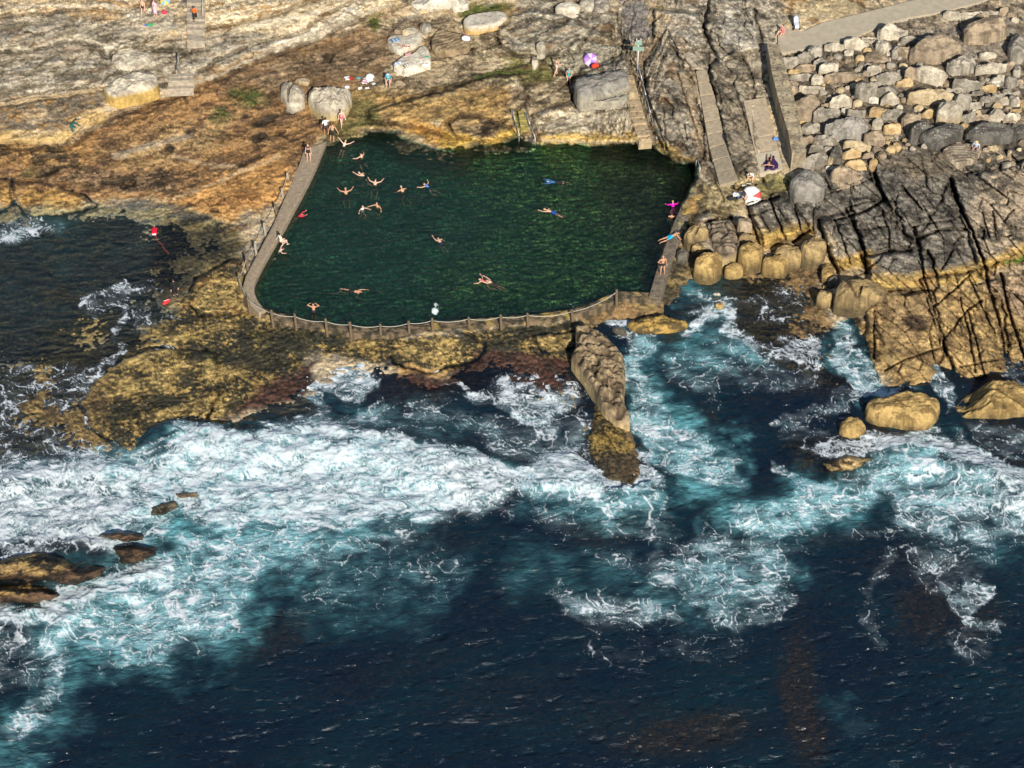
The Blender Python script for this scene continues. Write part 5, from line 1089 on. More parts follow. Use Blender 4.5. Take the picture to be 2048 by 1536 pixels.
# --- the rubble stone wall beside the deck
def stone_wall():
    L_ = resamp([(1534,88),(1545,150),(1560,210),(1576,262),(1584,308)], 120); Rr = resamp([(1558,88),(1576,150),(1592,210),(1604,262),(1612,306)], 120)
    V_, F_, n, m = [], [], 120, 10
    gz = [Zat(*p) for p in Rr]
    for i in range(n):
        t = i / (n - 1); z = float(deck_z(1530 + 30 * t, 190 + 150 * t) + np.interp(t, [0, .3, 1], [1.5, 1.9, 1.7])) 
        z += .04 * math.sin(i * .5)
        ax, ay = unproj(L_[i, 0], L_[i, 1], z); bx_, by_ = unproj(Rr[i, 0], Rr[i, 1], z)
        V_.append((ax, ay, z - 3.0))
        for j in range(m + 1):
            s = j / m; V_.append((ax + (bx_ - ax) * s, ay + (by_ - ay) * s, z))
        V_.append((bx_, by_, z - 3.0))
    w = m + 3; V_ = np.array(V_, float)
    f1_, e_, c_ = voronoi(V_[:, 0] * 1.9, V_[:, 1] * 1.5, 44)
    V_[:, 2] += np.where(V_[:, 2] > 2.9, .09 * (c_ - .5) - .07 * sst(.10, .02, e_), 0)
    for i in range(n - 1):
        for j in range(w - 1):
            a = i * w + j; F_.append((a, a + 1, a + w + 1, a + w))
    F_.append(tuple(range(w))); F_.append(tuple(range((n - 1) * w, n * w))[::-1])
    me = mesh_py('stone_wall', V_, F_); o = link('stone_wall', me, M_ROCK, None, False)
    col_ = np.ones((len(V_), 4), np.float32); b1 = np.array((.42, .35, .235)); b2 = np.array((.27, .215, .145)); k_ = np.clip(c_, 0, 1)[:, None]
    col_[:, :3] = (b1 * (1 - k_) + b2 * k_) * (1 - .6 * sst(.10, .02, e_))[:, None]
    a_ = me.color_attributes.new('Col', 'FLOAT_COLOR', 'POINT'); a_.data.foreach_set('color', col_.reshape(-1))
    bm = bmesh.new(); bm.from_mesh(me); bmesh.ops.recalc_face_normals(bm, faces=bm.faces); bm.to_mesh(me); bm.free()
    tag(o, 'long rubble stone wall with a deep shadow on its left, beside the concrete deck', 'stone wall'); return o
stone_wall()
# --- flights of steps
def steps(label, L0, R0, L1, R1, n, zt, zb_, mat, drop=.17):
    root = empty('stone_steps', P3((L1[0] + R1[0]) / 2, (L1[1] + R1[1]) / 2)); tag(root, label, 'steps')
    for k in range(n):
        ta, tb = k / n, (k + 1) / n; z = zt + (zb_ - zt) * (k + .5) / n
        z = max([z] + [Zat(p0[0] + (p1[0] - p0[0]) * (ta + tb) / 2, p0[1] + (p1[1] - p0[1]) * (ta + tb) / 2) + .06 for p0, p1 in ((L0, L1), (R0, R1), ((L0[0] * .5 + R0[0] * .5, L0[1]), (L1[0] * .5 + R1[0] * .5, L1[1])))])
        q = []
        for (p0, p1, t) in ((L0, L1, ta), (R0, R1, ta), (R0, R1, tb), (L0, L1, tb)):
            u, v = p0[0] + (p1[0] - p0[0]) * t, p0[1] + (p1[1] - p0[1]) * t; q.append((u, v))
        # tread plus the riser below it
        hz = abs(zt - zb_) / n
        P_ = [unproj(u, v, z) for u, v in q]; bm = bmesh.new(); s_ = scale_at(*q[0]) * .8
        tv = [bm.verts.new((float(x), float(y) + (hz * .55 if i >= 2 else 0), z)) for i, (x, y) in enumerate(P_)]
        f = bm.faces.new(tv); f.normal_update()
        if f.normal.z < 0: f.normal_flip()
        r = bmesh.ops.extrude_face_region(bm, geom=[f]); ev = [g for g in r['geom'] if isinstance(g, bmesh.types.BMVert)]
        for v in bm.verts:
            if v not in ev: v.co.z -= hz + .5
        inparent(bm_to('step', bm, mat), root)
    return root
M_STEP = simple_mat('worn_steps', (.34, .29, .225), .9, .3, 3)
zA = Zat(392, -22) - .3; zB = Zat(392, 90)
steps('long flight of worn grey steps at the top left, beside a timber handrail', (373,-26), (410,-26), (374,92), (409,94), 11, zA, zB + .05, M_STEP)
steps('short flight of weathered steps split by the dark handrail', (336,148), (386,146), (334,180), (386,178), 4, Zat(360,150) , Zat(360,176) - .2, M_STEP)
steps('rock-cut steps going down to the pool beside the long white handrail', (1238,152), (1266,150), (1278,286), (1304,284), 11, Zat(1250,150) + .25, .62, simple_mat('cut_steps', (.36, .275, .17), .9, .35, 3))
steps('two narrow cut steps down into the pool between two low rails', (1036,222), (1052,222), (1042,262), (1060,262), 4, Zat(1044,222) + .1, .7, simple_mat('mossy_steps', (.30, .255, .09), .9, .4, 3))
# --- handrails
def handrail(label, pts, h, mat_post, mat_rail, r=.035, cat='handrail', rails=(1.0,), zs=None):
    base = [P3(u, v) for u, v in pts] if zs is None else [P3(u, v, z=z) for (u, v), z in zip(pts, zs)]
    root = empty('handrail', base[0]); tag(root, label, cat)
    for p in base:
        bm = bmesh.new(); b_tube(bm, p - Vector((0, 0, .3)), p + Vector((0, 0, h)), r * 1.15, None, 8); inparent(bm_to('rail_post', bm, mat_post, None, True), root)
    for q in rails:
        bm = bmesh.new()
        for a, b in zip(base[:-1], base[1:]): b_tube(bm, a + Vector((0, 0, h * q)), b + Vector((0, 0, h * q)), r, None, 8)
        inparent(bm_to('rail', bm, mat_rail, None, True), root)
    return root
handrail('timber handrail on the right of the long flight of steps at the top left', [(408,-30),(407,2),(407,40)], 1.0, M_WOODP, M_WOODP, .07)
handrail('dark metal handrail running down the middle of the short flight of steps', [(357,126),(355,160),(357,190)], 1.05, M_WOODP, M_RAILD, .045)
handrail('long white-posted handrail leading down beside the rock-cut steps to the pool', [(1276,150),(1284,182),(1291,210),(1300,245),(1307,270),(1313,291)], 1.0, M_WHITE, M_STEEL, .045, rails=(1.0, .55), zs=[Zat(1280,150)+.1, 2.2, 1.75, 1.25, .85, .5])
handrail('short grey rail on the left of the narrow pool steps', [(1024,236),(1031,262),(1038,284)], 0.9, M_STEEL, M_STEEL, .04, zs=[Zat(1024,236), .8, .4])
handrail('short grey rail on the right of the narrow pool steps', [(1052,242),(1060,266),(1070,292)], 0.9, M_STEEL, M_STEEL, .04, zs=[Zat(1052,242), .8, .35])
handrail('stubby steel rail at the top end of the right pool wall', [(1392,332),(1399,352)], .9, M_STEEL, M_STEEL, .04)
# --- sign on a post
def signpost():
    b = P3(1275, 140); root = empty('sign_post', b); tag(root, 'tall thin post carrying two small green-grey sign plates above the steps', 'sign')
    bm = bmesh.new(); b_tube(bm, (0, 0, -.3), (0, 0, 3.0), .045, None, 10); bm_to('pole', bm, M_WHITE, root, True)
    for z, w, rz in ((2.75, .62, 8), (2.2, .95, -6)):
        bm = bmesh.new(); b_box(bm, (0, -.06, z), (w, .03, .42), Euler((0, 0, R(rz))).to_matrix(), .008); bm_to('sign_plate', bm, M_SIGN, root)
    bm = bmesh.new()
    for x in (-.18, .18): b_tube(bm, (x, 0, 2.9), (x, 0, 3.2), .03, None, 6)
    b_tube(bm, (-.2, 0, 2.95), (.2, 0, 2.95), .025, None, 6); bm_to('bracket', bm, M_WHITE, root, True)
signpost()
# --- beach things
def towel(label, u, v, w, d, rot, col, dz=.06, cat='towel', z=None, stripe=None, wav=.04, gname=None, name='towel'):
    p = P3(u, v, dz, z); n, m = 14, 10; V_, F_ = [], []; sd_ = (u * 7 + v * 3) % 50
    for k in (0, 1):
        for i in range(n):
            for j in range(m):
                x, y = (i / (n - 1) - .5) * w, (j / (m - 1) - .5) * d
                x2 = x + .06 * w * math.sin(j * .9 + sd_); y2 = y + .06 * d * math.sin(i * .8 + sd_)
                V_.append((x2, y2, wav * math.sin(i * .9 + sd_) * math.cos(j * 1.1 + sd_) + .012 * (1 - k)))
    def id_(k, i, j): return k * n * m + i * m + j
    for i in range(n - 1):
        for j in range(m - 1):
            F_.append((id_(0, i, j), id_(0, i + 1, j), id_(0, i + 1, j + 1), id_(0, i, j + 1))); F_.append((id_(1, i, j), id_(1, i, j + 1), id_(1, i + 1, j + 1), id_(1, i + 1, j)))
    for i in range(n - 1):
        F_.append((id_(0, i, 0), id_(1, i, 0), id_(1, i + 1, 0), id_(0, i + 1, 0))); F_.append((id_(0, i, m - 1), id_(0, i + 1, m - 1), id_(1, i + 1, m - 1), id_(1, i, m - 1)))
    for j in range(m - 1):
        F_.append((id_(0, 0, j), id_(0, 0, j + 1), id_(1, 0, j + 1), id_(1, 0, j))); F_.append((id_(0, n - 1, j), id_(1, n - 1, j), id_(1, n - 1, j + 1), id_(0, n - 1, j + 1)))
    me = mesh_py(name, V_, F_); me.materials.append(cmat(col))
    if stripe:
        me.materials.append(cmat(stripe))
        for q in me.polygons:
            c = q.center
            if int((c.x / w + .5) * 5) % 2: q.material_index = 1
    o = link(name, me, None); o.location = p + Vector((0, 0, wav)); o.rotation_euler = (0, 0, R(rot)); tag(o, label, cat, gname); return o
def bag(label, u, v, s, rot, col, col2=None, cat='bag', z=None):
    p = P3(u, v, 0, z); root = empty('beach_bag', p, R(rot)); tag(root, label, cat)
    bm = bmesh.new(); bmesh.ops.create_icosphere(bm, subdivisions=3, radius=1)
    for q in bm.verts:
        c = q.co; k = (abs(c.x) ** 3.2 + abs(c.y) ** 3.2 + abs(c.z) ** 3.2) ** (-1 / 3.2); c *= k
        c.x *= s * .5 * (1 - .12 * c.z); c.y *= s * .30 * (1 - .25 * c.z); c.z = s * .30 * (c.z + 1) * .9; c.x += .03 * math.sin(c.z * 20 + c.y * 9) * s
    bm_to('body', bm, cmat(col), root, True)
    bm = bmesh.new()
    for sy in (0,):
        pr = None
        for k in range(9):
            a = math.pi * k / 8; q = Vector((math.cos(a) * s * .22, sy * s * .1, s * .5 + math.sin(a) * s * .26))
            if pr is not None: b_tube(bm, pr, q, .018, None, 6)
            pr = q
    bm_to('handle', bm, cmat(col2 or tuple(c * .6 for c in col)), root, True); return root
def parasol(label, u, v, r, tilt, rz, cols, h=.0, z=None, cat='umbrella', pole=.9):
    p = P3(u, v, h, z); root = empty('umbrella', p); root.rotation_euler = (R(tilt[0]), R(tilt[1]), R(rz)); tag(root, label, cat)
    n = 8; bm = bmesh.new(); ms = [cmat(c) for c in cols]; apex = bm.verts.new((0, 0, pole + r * .32)); ring = []; N_ = 32
    rings = []
    for q, (rr1, zz1) in enumerate(((.35, .28), (.7, .17), (1.0, 0))):
        rings.append([bm.verts.new((math.cos(2 * math.pi * k / N_) * r * rr1 * (1 - .05 * abs(math.sin(math.pi * k / 4)) * rr1), math.sin(2 * math.pi * k / N_) * r * rr1 * (1 - .05 * abs(math.sin(math.pi * k / 4)) * rr1), pole + r * zz1)) for k in range(N_)])
    for k in range(N_):
        k2 = (k + 1) % N_; mi = (k // 4) % len(cols); f = bm.faces.new((apex, rings[0][k], rings[0][k2])); f.material_index = mi
        for q in (0, 1): f = bm.faces.new((rings[q][k], rings[q + 1][k], rings[q + 1][k2], rings[q][k2])); f.material_index = mi
    me = bpy.data.meshes.new('canopy'); bm.to_mesh(me); bm.free()
    for mm in ms: me.materials.append(mm)
    o = link('canopy', me, None, root); s_ = o.modifiers.new('thick', 'SOLIDIFY'); s_.thickness = .008
    bm = bmesh.new(); b_tube(bm, (0, 0, 0), (0, 0, pole + r * .38), .016, None, 8); bm_to('pole', bm, M_STEEL, root, True)
    return root
W_, BL, RD, TQc, PK, NV, GN, BK = (.72, .72, .70), (.06, .16, .50), (.60, .03, .03), (.03, .36, .48), (.70, .22, .26), (.02, .035, .12), (.04, .42, .14), (.02, .02, .022)
towel('white towel lying flat, far left of the belongings on the brown shelf', 695, 157, .5, .6, 20, W_)
towel('crumpled red cloth touching the far left white towel', 702, 157, .35, .35, 40, RD, .10, 'cloth', name='cloth')
bag('round turquoise beach bag between two piles of white towels', 717, 159, .42, 10, TQc)
parasol('small open white umbrella lying on the shelf above the towels', 740, 156, .42, (28, 0), 10, [W_, (.62, .68, .64)], 0, None, 'umbrella', .12)
towel('big crumpled white and pink towel below the white umbrella', 731, 163, .8, .6, 70, W_, .06, stripe=(.62, .2, .32))
bag('white and blue bag on top edge of the big rough boulder', 694, 176, .42, 0, W_, BL)
bag('small white bag with blue strap under the towel pile', 720, 178, .38, 30, W_, NV)
towel('small white cloth right of the white bag with blue strap', 734, 177, .35, .25, 15, W_, .05, 'cloth', name='cloth')
towel('tiny white cloth between the towel pile and the woman in turquoise', 747, 168, .3, .35, 45, (.6, .6, .55), .05, 'cloth', name='cloth')
towel('blue patterned cloth spread on the lettered heart-shaped boulder', 791, 81, .75, .5, 25, (.10, .22, .42), .74, 'cloth', stripe=(.35, .45, .55), name='cloth', z=Zat(791, 110) + .85)
zt_ = Zat(825, 148) + .72
towel('blue and white towel heap at the left tip of the hollowed slab', 796, 127, .9, .35, 35, (.30, .36, .55), 0, z=zt_, stripe=W_)
towel('pale pink shirt on the upper edge of the hollowed slab', 816, 109, .5, .3, 20, (.62, .30, .33), 0, 'clothes', z=zt_ + .05, name='clothes')
towel('small black and white cloth in the middle of the hollowed slab', 812, 131, .55, .22, 40, BK, 0, 'cloth', z=zt_, stripe=W_, name='cloth')
towel('bright white towel on the right end of the hollowed slab', 851, 131, .65, .5, 10, (.8, .8, .8), 0, z=zt_)
towel('little green cloth near the upper right corner of the hollowed slab', 855, 114, .32, .22, 0, (.05, .35, .22), 0, 'cloth', z=zt_ + .03, name='cloth')
bag('white and grey bag on the right end of the fan-ribbed boulder', 932, 80, .75, -15, (.66, .68, .70), (.5, .2, .3), z=Zat(920, 110) + .8)
towel('green towel lying beside a blue one on the pale terrace, top left', 301, 50, .5, .35, 10, GN); towel('blue towel lying beside a green one on the pale terrace, top left', 293, 51, .35, .3, 30, BL)
bag('crimson bag on the ground at the top left, beside the standing bathers', 329, 27, .5, 0, (.55, .04, .08))
parasol('yellow and blue umbrella cut by the top edge beside the long steps', 331, 6, .5, (20, 0), 0, [(.65, .5, .06), (.2, .4, .6)], 0, None, 'umbrella', .3)
parasol('purple and pink patterned umbrella lying on the rock near the pool steps', 1181, 120, .66, (40, -16), 30, [(.42, .22, .55), (.68, .5, .66), (.30, .16, .5)], 0, None, 'umbrella', .15)
bag('bright red bag leaning against the purple umbrella', 1190, 134, .62, 25, (.75, .05, .02))
bag('blue bag standing in the shadow of the stone wall', 1551, 280, .48, 15, (.10, .22, .55), (.5, .55, .6), z=deck_z(1551, 280) + .02)
parasol('white umbrella with one red panel tilted over the rocks near the sunbathing deck', 1502, 392, .85, (52, -24), 20, [W_, W_, W_, W_, W_, W_, W_, (.55, .08, .08)], 0, None, 'umbrella', .25)
towel('white towels bunched by the rock left of the red-panelled umbrella', 1474, 389, .8, .5, 20, W_, .06)
bag('black round bag left of the red-panelled umbrella', 1462, 399, .55, 0, BK)
bag('small navy bag between the white towels and the umbrella', 1477, 397, .35, 40, NV, W_)
towel('white cloth hung on the rock above the red-panelled umbrella', 1497, 366, .4, .35, 0, W_, .05, 'cloth', name='cloth'); towel('pale cloth lying left of the crouching person in white', 1488, 372, .35, .3, 40, (.66, .68, .6), .05, 'cloth', name='cloth')
towel('small pink and white towel on the black-fissured dark boulder', 1607, 354, .5, .3, -30, (.62, .36, .38), 0, z=Zat(1612, 404) + 1.5, stripe=W_)
DZ = deck_z(1537, 325) + .13
towel('dark purple towel under the sunbather on the concrete deck', 1540, 327, 1.15, 1.75, 8, (.045, .02, .09), 0, z=DZ, wav=.01)
# lettering painted on the heart-shaped boulder
hb = [o for o in bpy.data.objects if o.get('label', '').startswith('heart-shaped')][0]
bm = bmesh.new()
zl = Zat(800, 118) + .80
for k, (u, v) in enumerate([(797,90),(801,91),(805,92),(809,92),(813,93),(817,93),(820,92)]):
    p = P3(u, v, z=zl); 
    for q in range(2): b_box(bm, p + Vector((.03 * math.sin(k * 3 + q), .06 * q - .03, 0)), (.03 + .05 * q, .16 - .1 * q, .03), Euler((0, 0, R(-20 + 35 * ((k + q) % 3)))).to_matrix())
o = bm_to('lettering', bm, cmat((.45, .06, .05))); o.parent = hb; o.matrix_parent_inverse = Matrix.Translation(-hb.location)
# floats
def float_():
    p = P3(309, 464, z=.02); root = empty('rescue_float', p, R(4)); tag(root, 'red rectangular dive float with a line, drifting over the dark weed', 'dive float')
    bm = bmesh.new(); b_box(bm, (0, 0, .1), (.42, .78, .2), None, .07); bm_to('hull', bm, cmat((.72, .01, .035), .5), root, True)
    bm = bmesh.new(); b_box(bm, (0, -.42, .1), (.30, .14, .12), None, .04); b_tube(bm, (0, .3, .2), (0, .3, .5), .012, None, 6); bm_to('nose', bm, cmat((.75, .70, .66)), root, True)
    bm = bmesh.new(); prev = Vector((0, -.48, .06))
    for k in range(1, 16):
        q = Vector((.08 * k + .05 * math.sin(k), -.48 - .16 * k, .03)); b_tube(bm, prev, q, .014, None, 5); prev = q
    bm_to('line', bm, cmat((.55, .12, .10)), root, True)
    p = P3(333, 603, z=.12); o2 = empty('rescue_float', p, R(-35)); tag(o2, 'small red oval float beside the standing diver', 'dive float')
    bm = bmesh.new(); bmesh.ops.create_icosphere(bm, subdivisions=3, radius=1); bmesh.ops.scale(bm, vec=(.20, .42, .12), verts=bm.verts); bm_to('hull', bm, cmat((.70, .03, .04), .5), o2, True)
    bm = bmesh.new(); b_tube(bm, (-.1, -.2, .13), (.1, .2, .13), .02, None, 6); bm_to('strap', bm, cmat((.75, .7, .68)), o2, True)
float_()
# pram
def pram():
    p = P3(1592, 56); root = empty('pram', p, R(6)); tag(root, 'light grey folding pram parked on the concrete by the seated person in pink', 'pram')
    g = cmat((.50, .52, .58)); k = M_RAILD
    wh = []
    for x in (-.27, .27):
        for y in (-.32, .38):
            bm = bmesh.new(); bmesh.ops.create_cone(bm, cap_ends=True, segments=18, radius1=.12, radius2=.12, depth=.06, matrix=Matrix.Translation((x, y, .12)) @ Matrix.Rotation(R(90), 4, 'Y')); bm_to('wheel', bm, cmat((.03, .03, .03)), root)
    bm = bmesh.new()
    for x in (-.24, .24):
        b_tube(bm, (x, -.32, .14), (x, .42, .95), .018); b_tube(bm, (x, .38, .14), (x, -.1, .6), .018); b_tube(bm, (x, .42, .95), (x, .62, 1.08), .018)
    b_tube(bm, (-.24, .62, 1.08), (.24, .62, 1.08), .022); b_tube(bm, (-.24, -.32, .14), (.24, -.32, .14), .018); bm_to('frame', bm, k, root)
    bm = bmesh.new(); b_box(bm, (0, -.05, .48), (.42, .42, .08), Euler((R(12), 0, 0)).to_matrix(), .03); b_box(bm, (0, .22, .72), (.42, .07, .55), Euler((R(-24), 0, 0)).to_matrix(), .03); b_box(bm, (0, -.36, .34), (.38, .06, .26), Euler((R(-25), 0, 0)).to_matrix(), .02); bm_to('seat', bm, g, root)
    bm = bmesh.new(); bmesh.ops.create_uvsphere(bm, u_segments=20, v_segments=12, radius=.30)
    bmesh.ops.delete(bm, geom=[v for v in bm.verts if v.co.z < -.02 or v.co.y < -.12], context='VERTS'); bmesh.ops.translate(bm, vec=(0, .22, .82), verts=bm.verts); bmesh.ops.scale(bm, vec=(.85, 1, 1), verts=bm.verts)
    o = bm_to('hood', bm, cmat((.42, .44, .52)), root, True); o.modifiers.new('thick', 'SOLIDIFY').thickness = .02
    bm = bmesh.new(); b_box(bm, (0, .2, .28), (.36, .34, .16), None, .03); bm_to('basket', bm, k, root)
pram()
# ------------------------------------------------------------------ people
SKIN = {'l': (.62, .38, .27), 'm': (.50, .27, .165), 't': (.36, .17, .09), 'p': (.70, .47, .37)}
def smat(c):
    m = cmat(SKIN[c], .55, .06); m.node_tree.nodes['Principled BSDF'].inputs['Subsurface Weight'].default_value = .05; return m
def capsule(bm, a, b, r0, r1, fy=1.0, n=12):
    """tapered limb with rounded ends; fy flattens it along the body's front-back axis"""
    a, b = Vector(a), Vector(b); d = b - a; L = max(d.length, 1e-4)
    z = d / L; y = Vector((0, 1, 0)); y = (y - z * y.dot(z)); y = y.normalized() if y.length > .1 else (Vector((1, 0, 0)) - z * z.x).normalized(); x = y.cross(z)
    prof = [(-r0 * .98, .15), (-r0 * .8, .6), (-r0 * .45, .89), (0, 1)]
    rings = []
    for t, k in prof: rings.append((t, r0 * k))
    for q in (.33, .66): rings.append((L * q, r0 + (r1 - r0) * q))
    for t, k in reversed(prof): rings.append((L - t * r1 / r0 if r0 else L, r1 * k))
    vs = []
    for t, r in rings:
        vs.append([bm.verts.new(a + z * t + x * math.cos(2 * math.pi * i / n) * r + y * math.sin(2 * math.pi * i / n) * r * fy) for i in range(n)])
    for q in range(len(vs) - 1):
        for i in range(n):
            j = (i + 1) % n; bm.faces.new((vs[q][i], vs[q][j], vs[q + 1][j], vs[q + 1][i]))
    bm.faces.new(vs[0][::-1]); bm.faces.new(vs[-1])
def ball(bm, c, s, rot=None):
    r = bmesh.ops.create_uvsphere(bm, u_segments=16, v_segments=10, radius=1.0)
    bmesh.ops.transform(bm, matrix=Matrix.Translation(Vector(c)) @ (rot or Matrix()) @ Matrix.Diagonal((*s, 1)), verts=r['verts'])
def remesh(name, bm, mat, parent, vox=.012, smooth=3):
    bmesh.ops.recalc_face_normals(bm, faces=bm.faces)
    me = bpy.data.meshes.new(name + '_src'); bm.to_mesh(me); bm.free()
    t = bpy.data.objects.new('tmp', me); COL.objects.link(t)
    m = t.modifiers.new('r', 'REMESH'); m.mode = 'VOXEL'; m.voxel_size = vox
    s = t.modifiers.new('s', 'SMOOTH'); s.iterations = smooth; s.factor = .5
    dg = bpy.context.evaluated_depsgraph_get(); me2 = bpy.data.meshes.new_from_object(t.evaluated_get(dg)); me2.name = name
    bpy.data.objects.remove(t); bpy.data.meshes.remove(me)
    me2.materials.clear(); return link(name, me2, mat, parent)
def nv(v): return Vector(v).normalized()
DN = (0, 0, -1)
POSE = {
 'stand': dict(ua=[(-.22, 0, -1), (.22, 0, -1)], fa=[(-.05, .2, -1), (.05, .2, -1)], th=[(-.08, .02, -1), (.08, .0, -1)], sh=[(-.02, -.02, -1), (.02, -.04, -1)]),
 'walk': dict(ua=[(-.2, .35, -1), (.2, -.35, -1)], fa=[(-.05, .7, -.8), (.1, .1, -1)], th=[(-.05, -.35, -1), (.05, .42, -1)], sh=[(0, -.55, -1), (0, -.02, -1)]),
 'hips': dict(ua=[(-.75, -.1, -.8), (.3, 0, -1)], fa=[(.75, .2, -.5), (.1, .2, -1)], th=[(-.12, 0, -1), (.12, 0, -1)], sh=[(0, 0, -1), (0, 0, -1)]),
 'head': dict(ua=[(-1, .1, .55), (1, .1, .55)], fa=[(.75, .1, .75), (-.75, .1, .75)], th=[(-.1, 0, -1), (.1, 0, -1)], sh=[(0, -.1, -1), (0, -.1, -1)]),
 'reach': dict(ua=[(-.3, .1, -1), (.55, .5, -.8)], fa=[(-.1, .2, -1), (.5, .5, -.9)], th=[(-.12, .15, -1), (.12, .1, -1)], sh=[(0, -.15, -1), (0, -.1, -1)]),
 'breast': dict(ua=[(-1, .1, .35), (1, .1, .35)], fa=[(-.55, .3, .8), (.55, .3, .8)], th=[(-.45, .2, -1), (.45, .2, -1)], sh=[(.15, -.5, -.8), (-.15, -.5, -.8)]),
 'crawl': dict(ua=[(-.3, .1, 1), (.35, .2, -.2)], fa=[(-.05, .1, 1), (.3, .4, .8)], th=[(-.07, -.05, -1), (.12, .1, -1)], sh=[(-.03, -.15, -1), (.05, -.25, -1)]),
 'tread': dict(ua=[(-.9, .5, -.25), (.9, .5, -.25)], fa=[(-.5, .8, .1), (.5, .8, .1)], th=[(-.3, .5, -.8), (.3, .2, -1)], sh=[(0, -.3, -1), (.1, -.6, -.8)]),
 'glide': dict(ua=[(-.35, .1, 1), (.35, .1, 1)], fa=[(-.12, .1, 1), (.12, .1, 1)], th=[(-.06, 0, -1), (.06, 0, -1)], sh=[(-.02, -.05, -1), (.05, -.1, -1)]),
 'sit': dict(ua=[(-.35, .15, -1), (.35, .15, -1)], fa=[(.1, .6, -.7), (-.1, .6, -.7)], th=[(-.14, 1, -.12), (.14, 1, -.05)], sh=[(0, .1, -1), (0, .15, -1)]),
 'squat': dict(ua=[(-.3, .6, -.7), (.3, .6, -.7)], fa=[(.1, .7, -.5), (-.1, .7, -.5)], th=[(-.25, 1, .25), (.25, 1, .25)], sh=[(0, -.3, -1), (0, -.3, -1)]),
 'lie': dict(ua=[(-1, -.05, -.1), (.95, -.05, .4)], fa=[(.1, -.1, 1), (-.55, -.1, .9)], th=[(-.16, 0, -1), (.16, 0, -1)], sh=[(-.03, 0, -1), (.05, 0, -1)]),
 'climb': dict(ua=[(-.4, .7, .5), (.5, .7, .2)], fa=[(-.1, .8, .5), (.2, .9, .2)], th=[(-.2, .8, -.6), (.25, .2, -1)], sh=[(0, -.35, -1), (.1, -.45, -1)]),
 'walkarms': dict(ua=[(-.3, .5, -.8), (.55, .5, -.7)], fa=[(.1, .9, .0), (.3, .8, .1)], th=[(-.08, .35, -1), (.08, -.3, -1)], sh=[(0, -.05, -1), (0, -.5, -1)]),
}
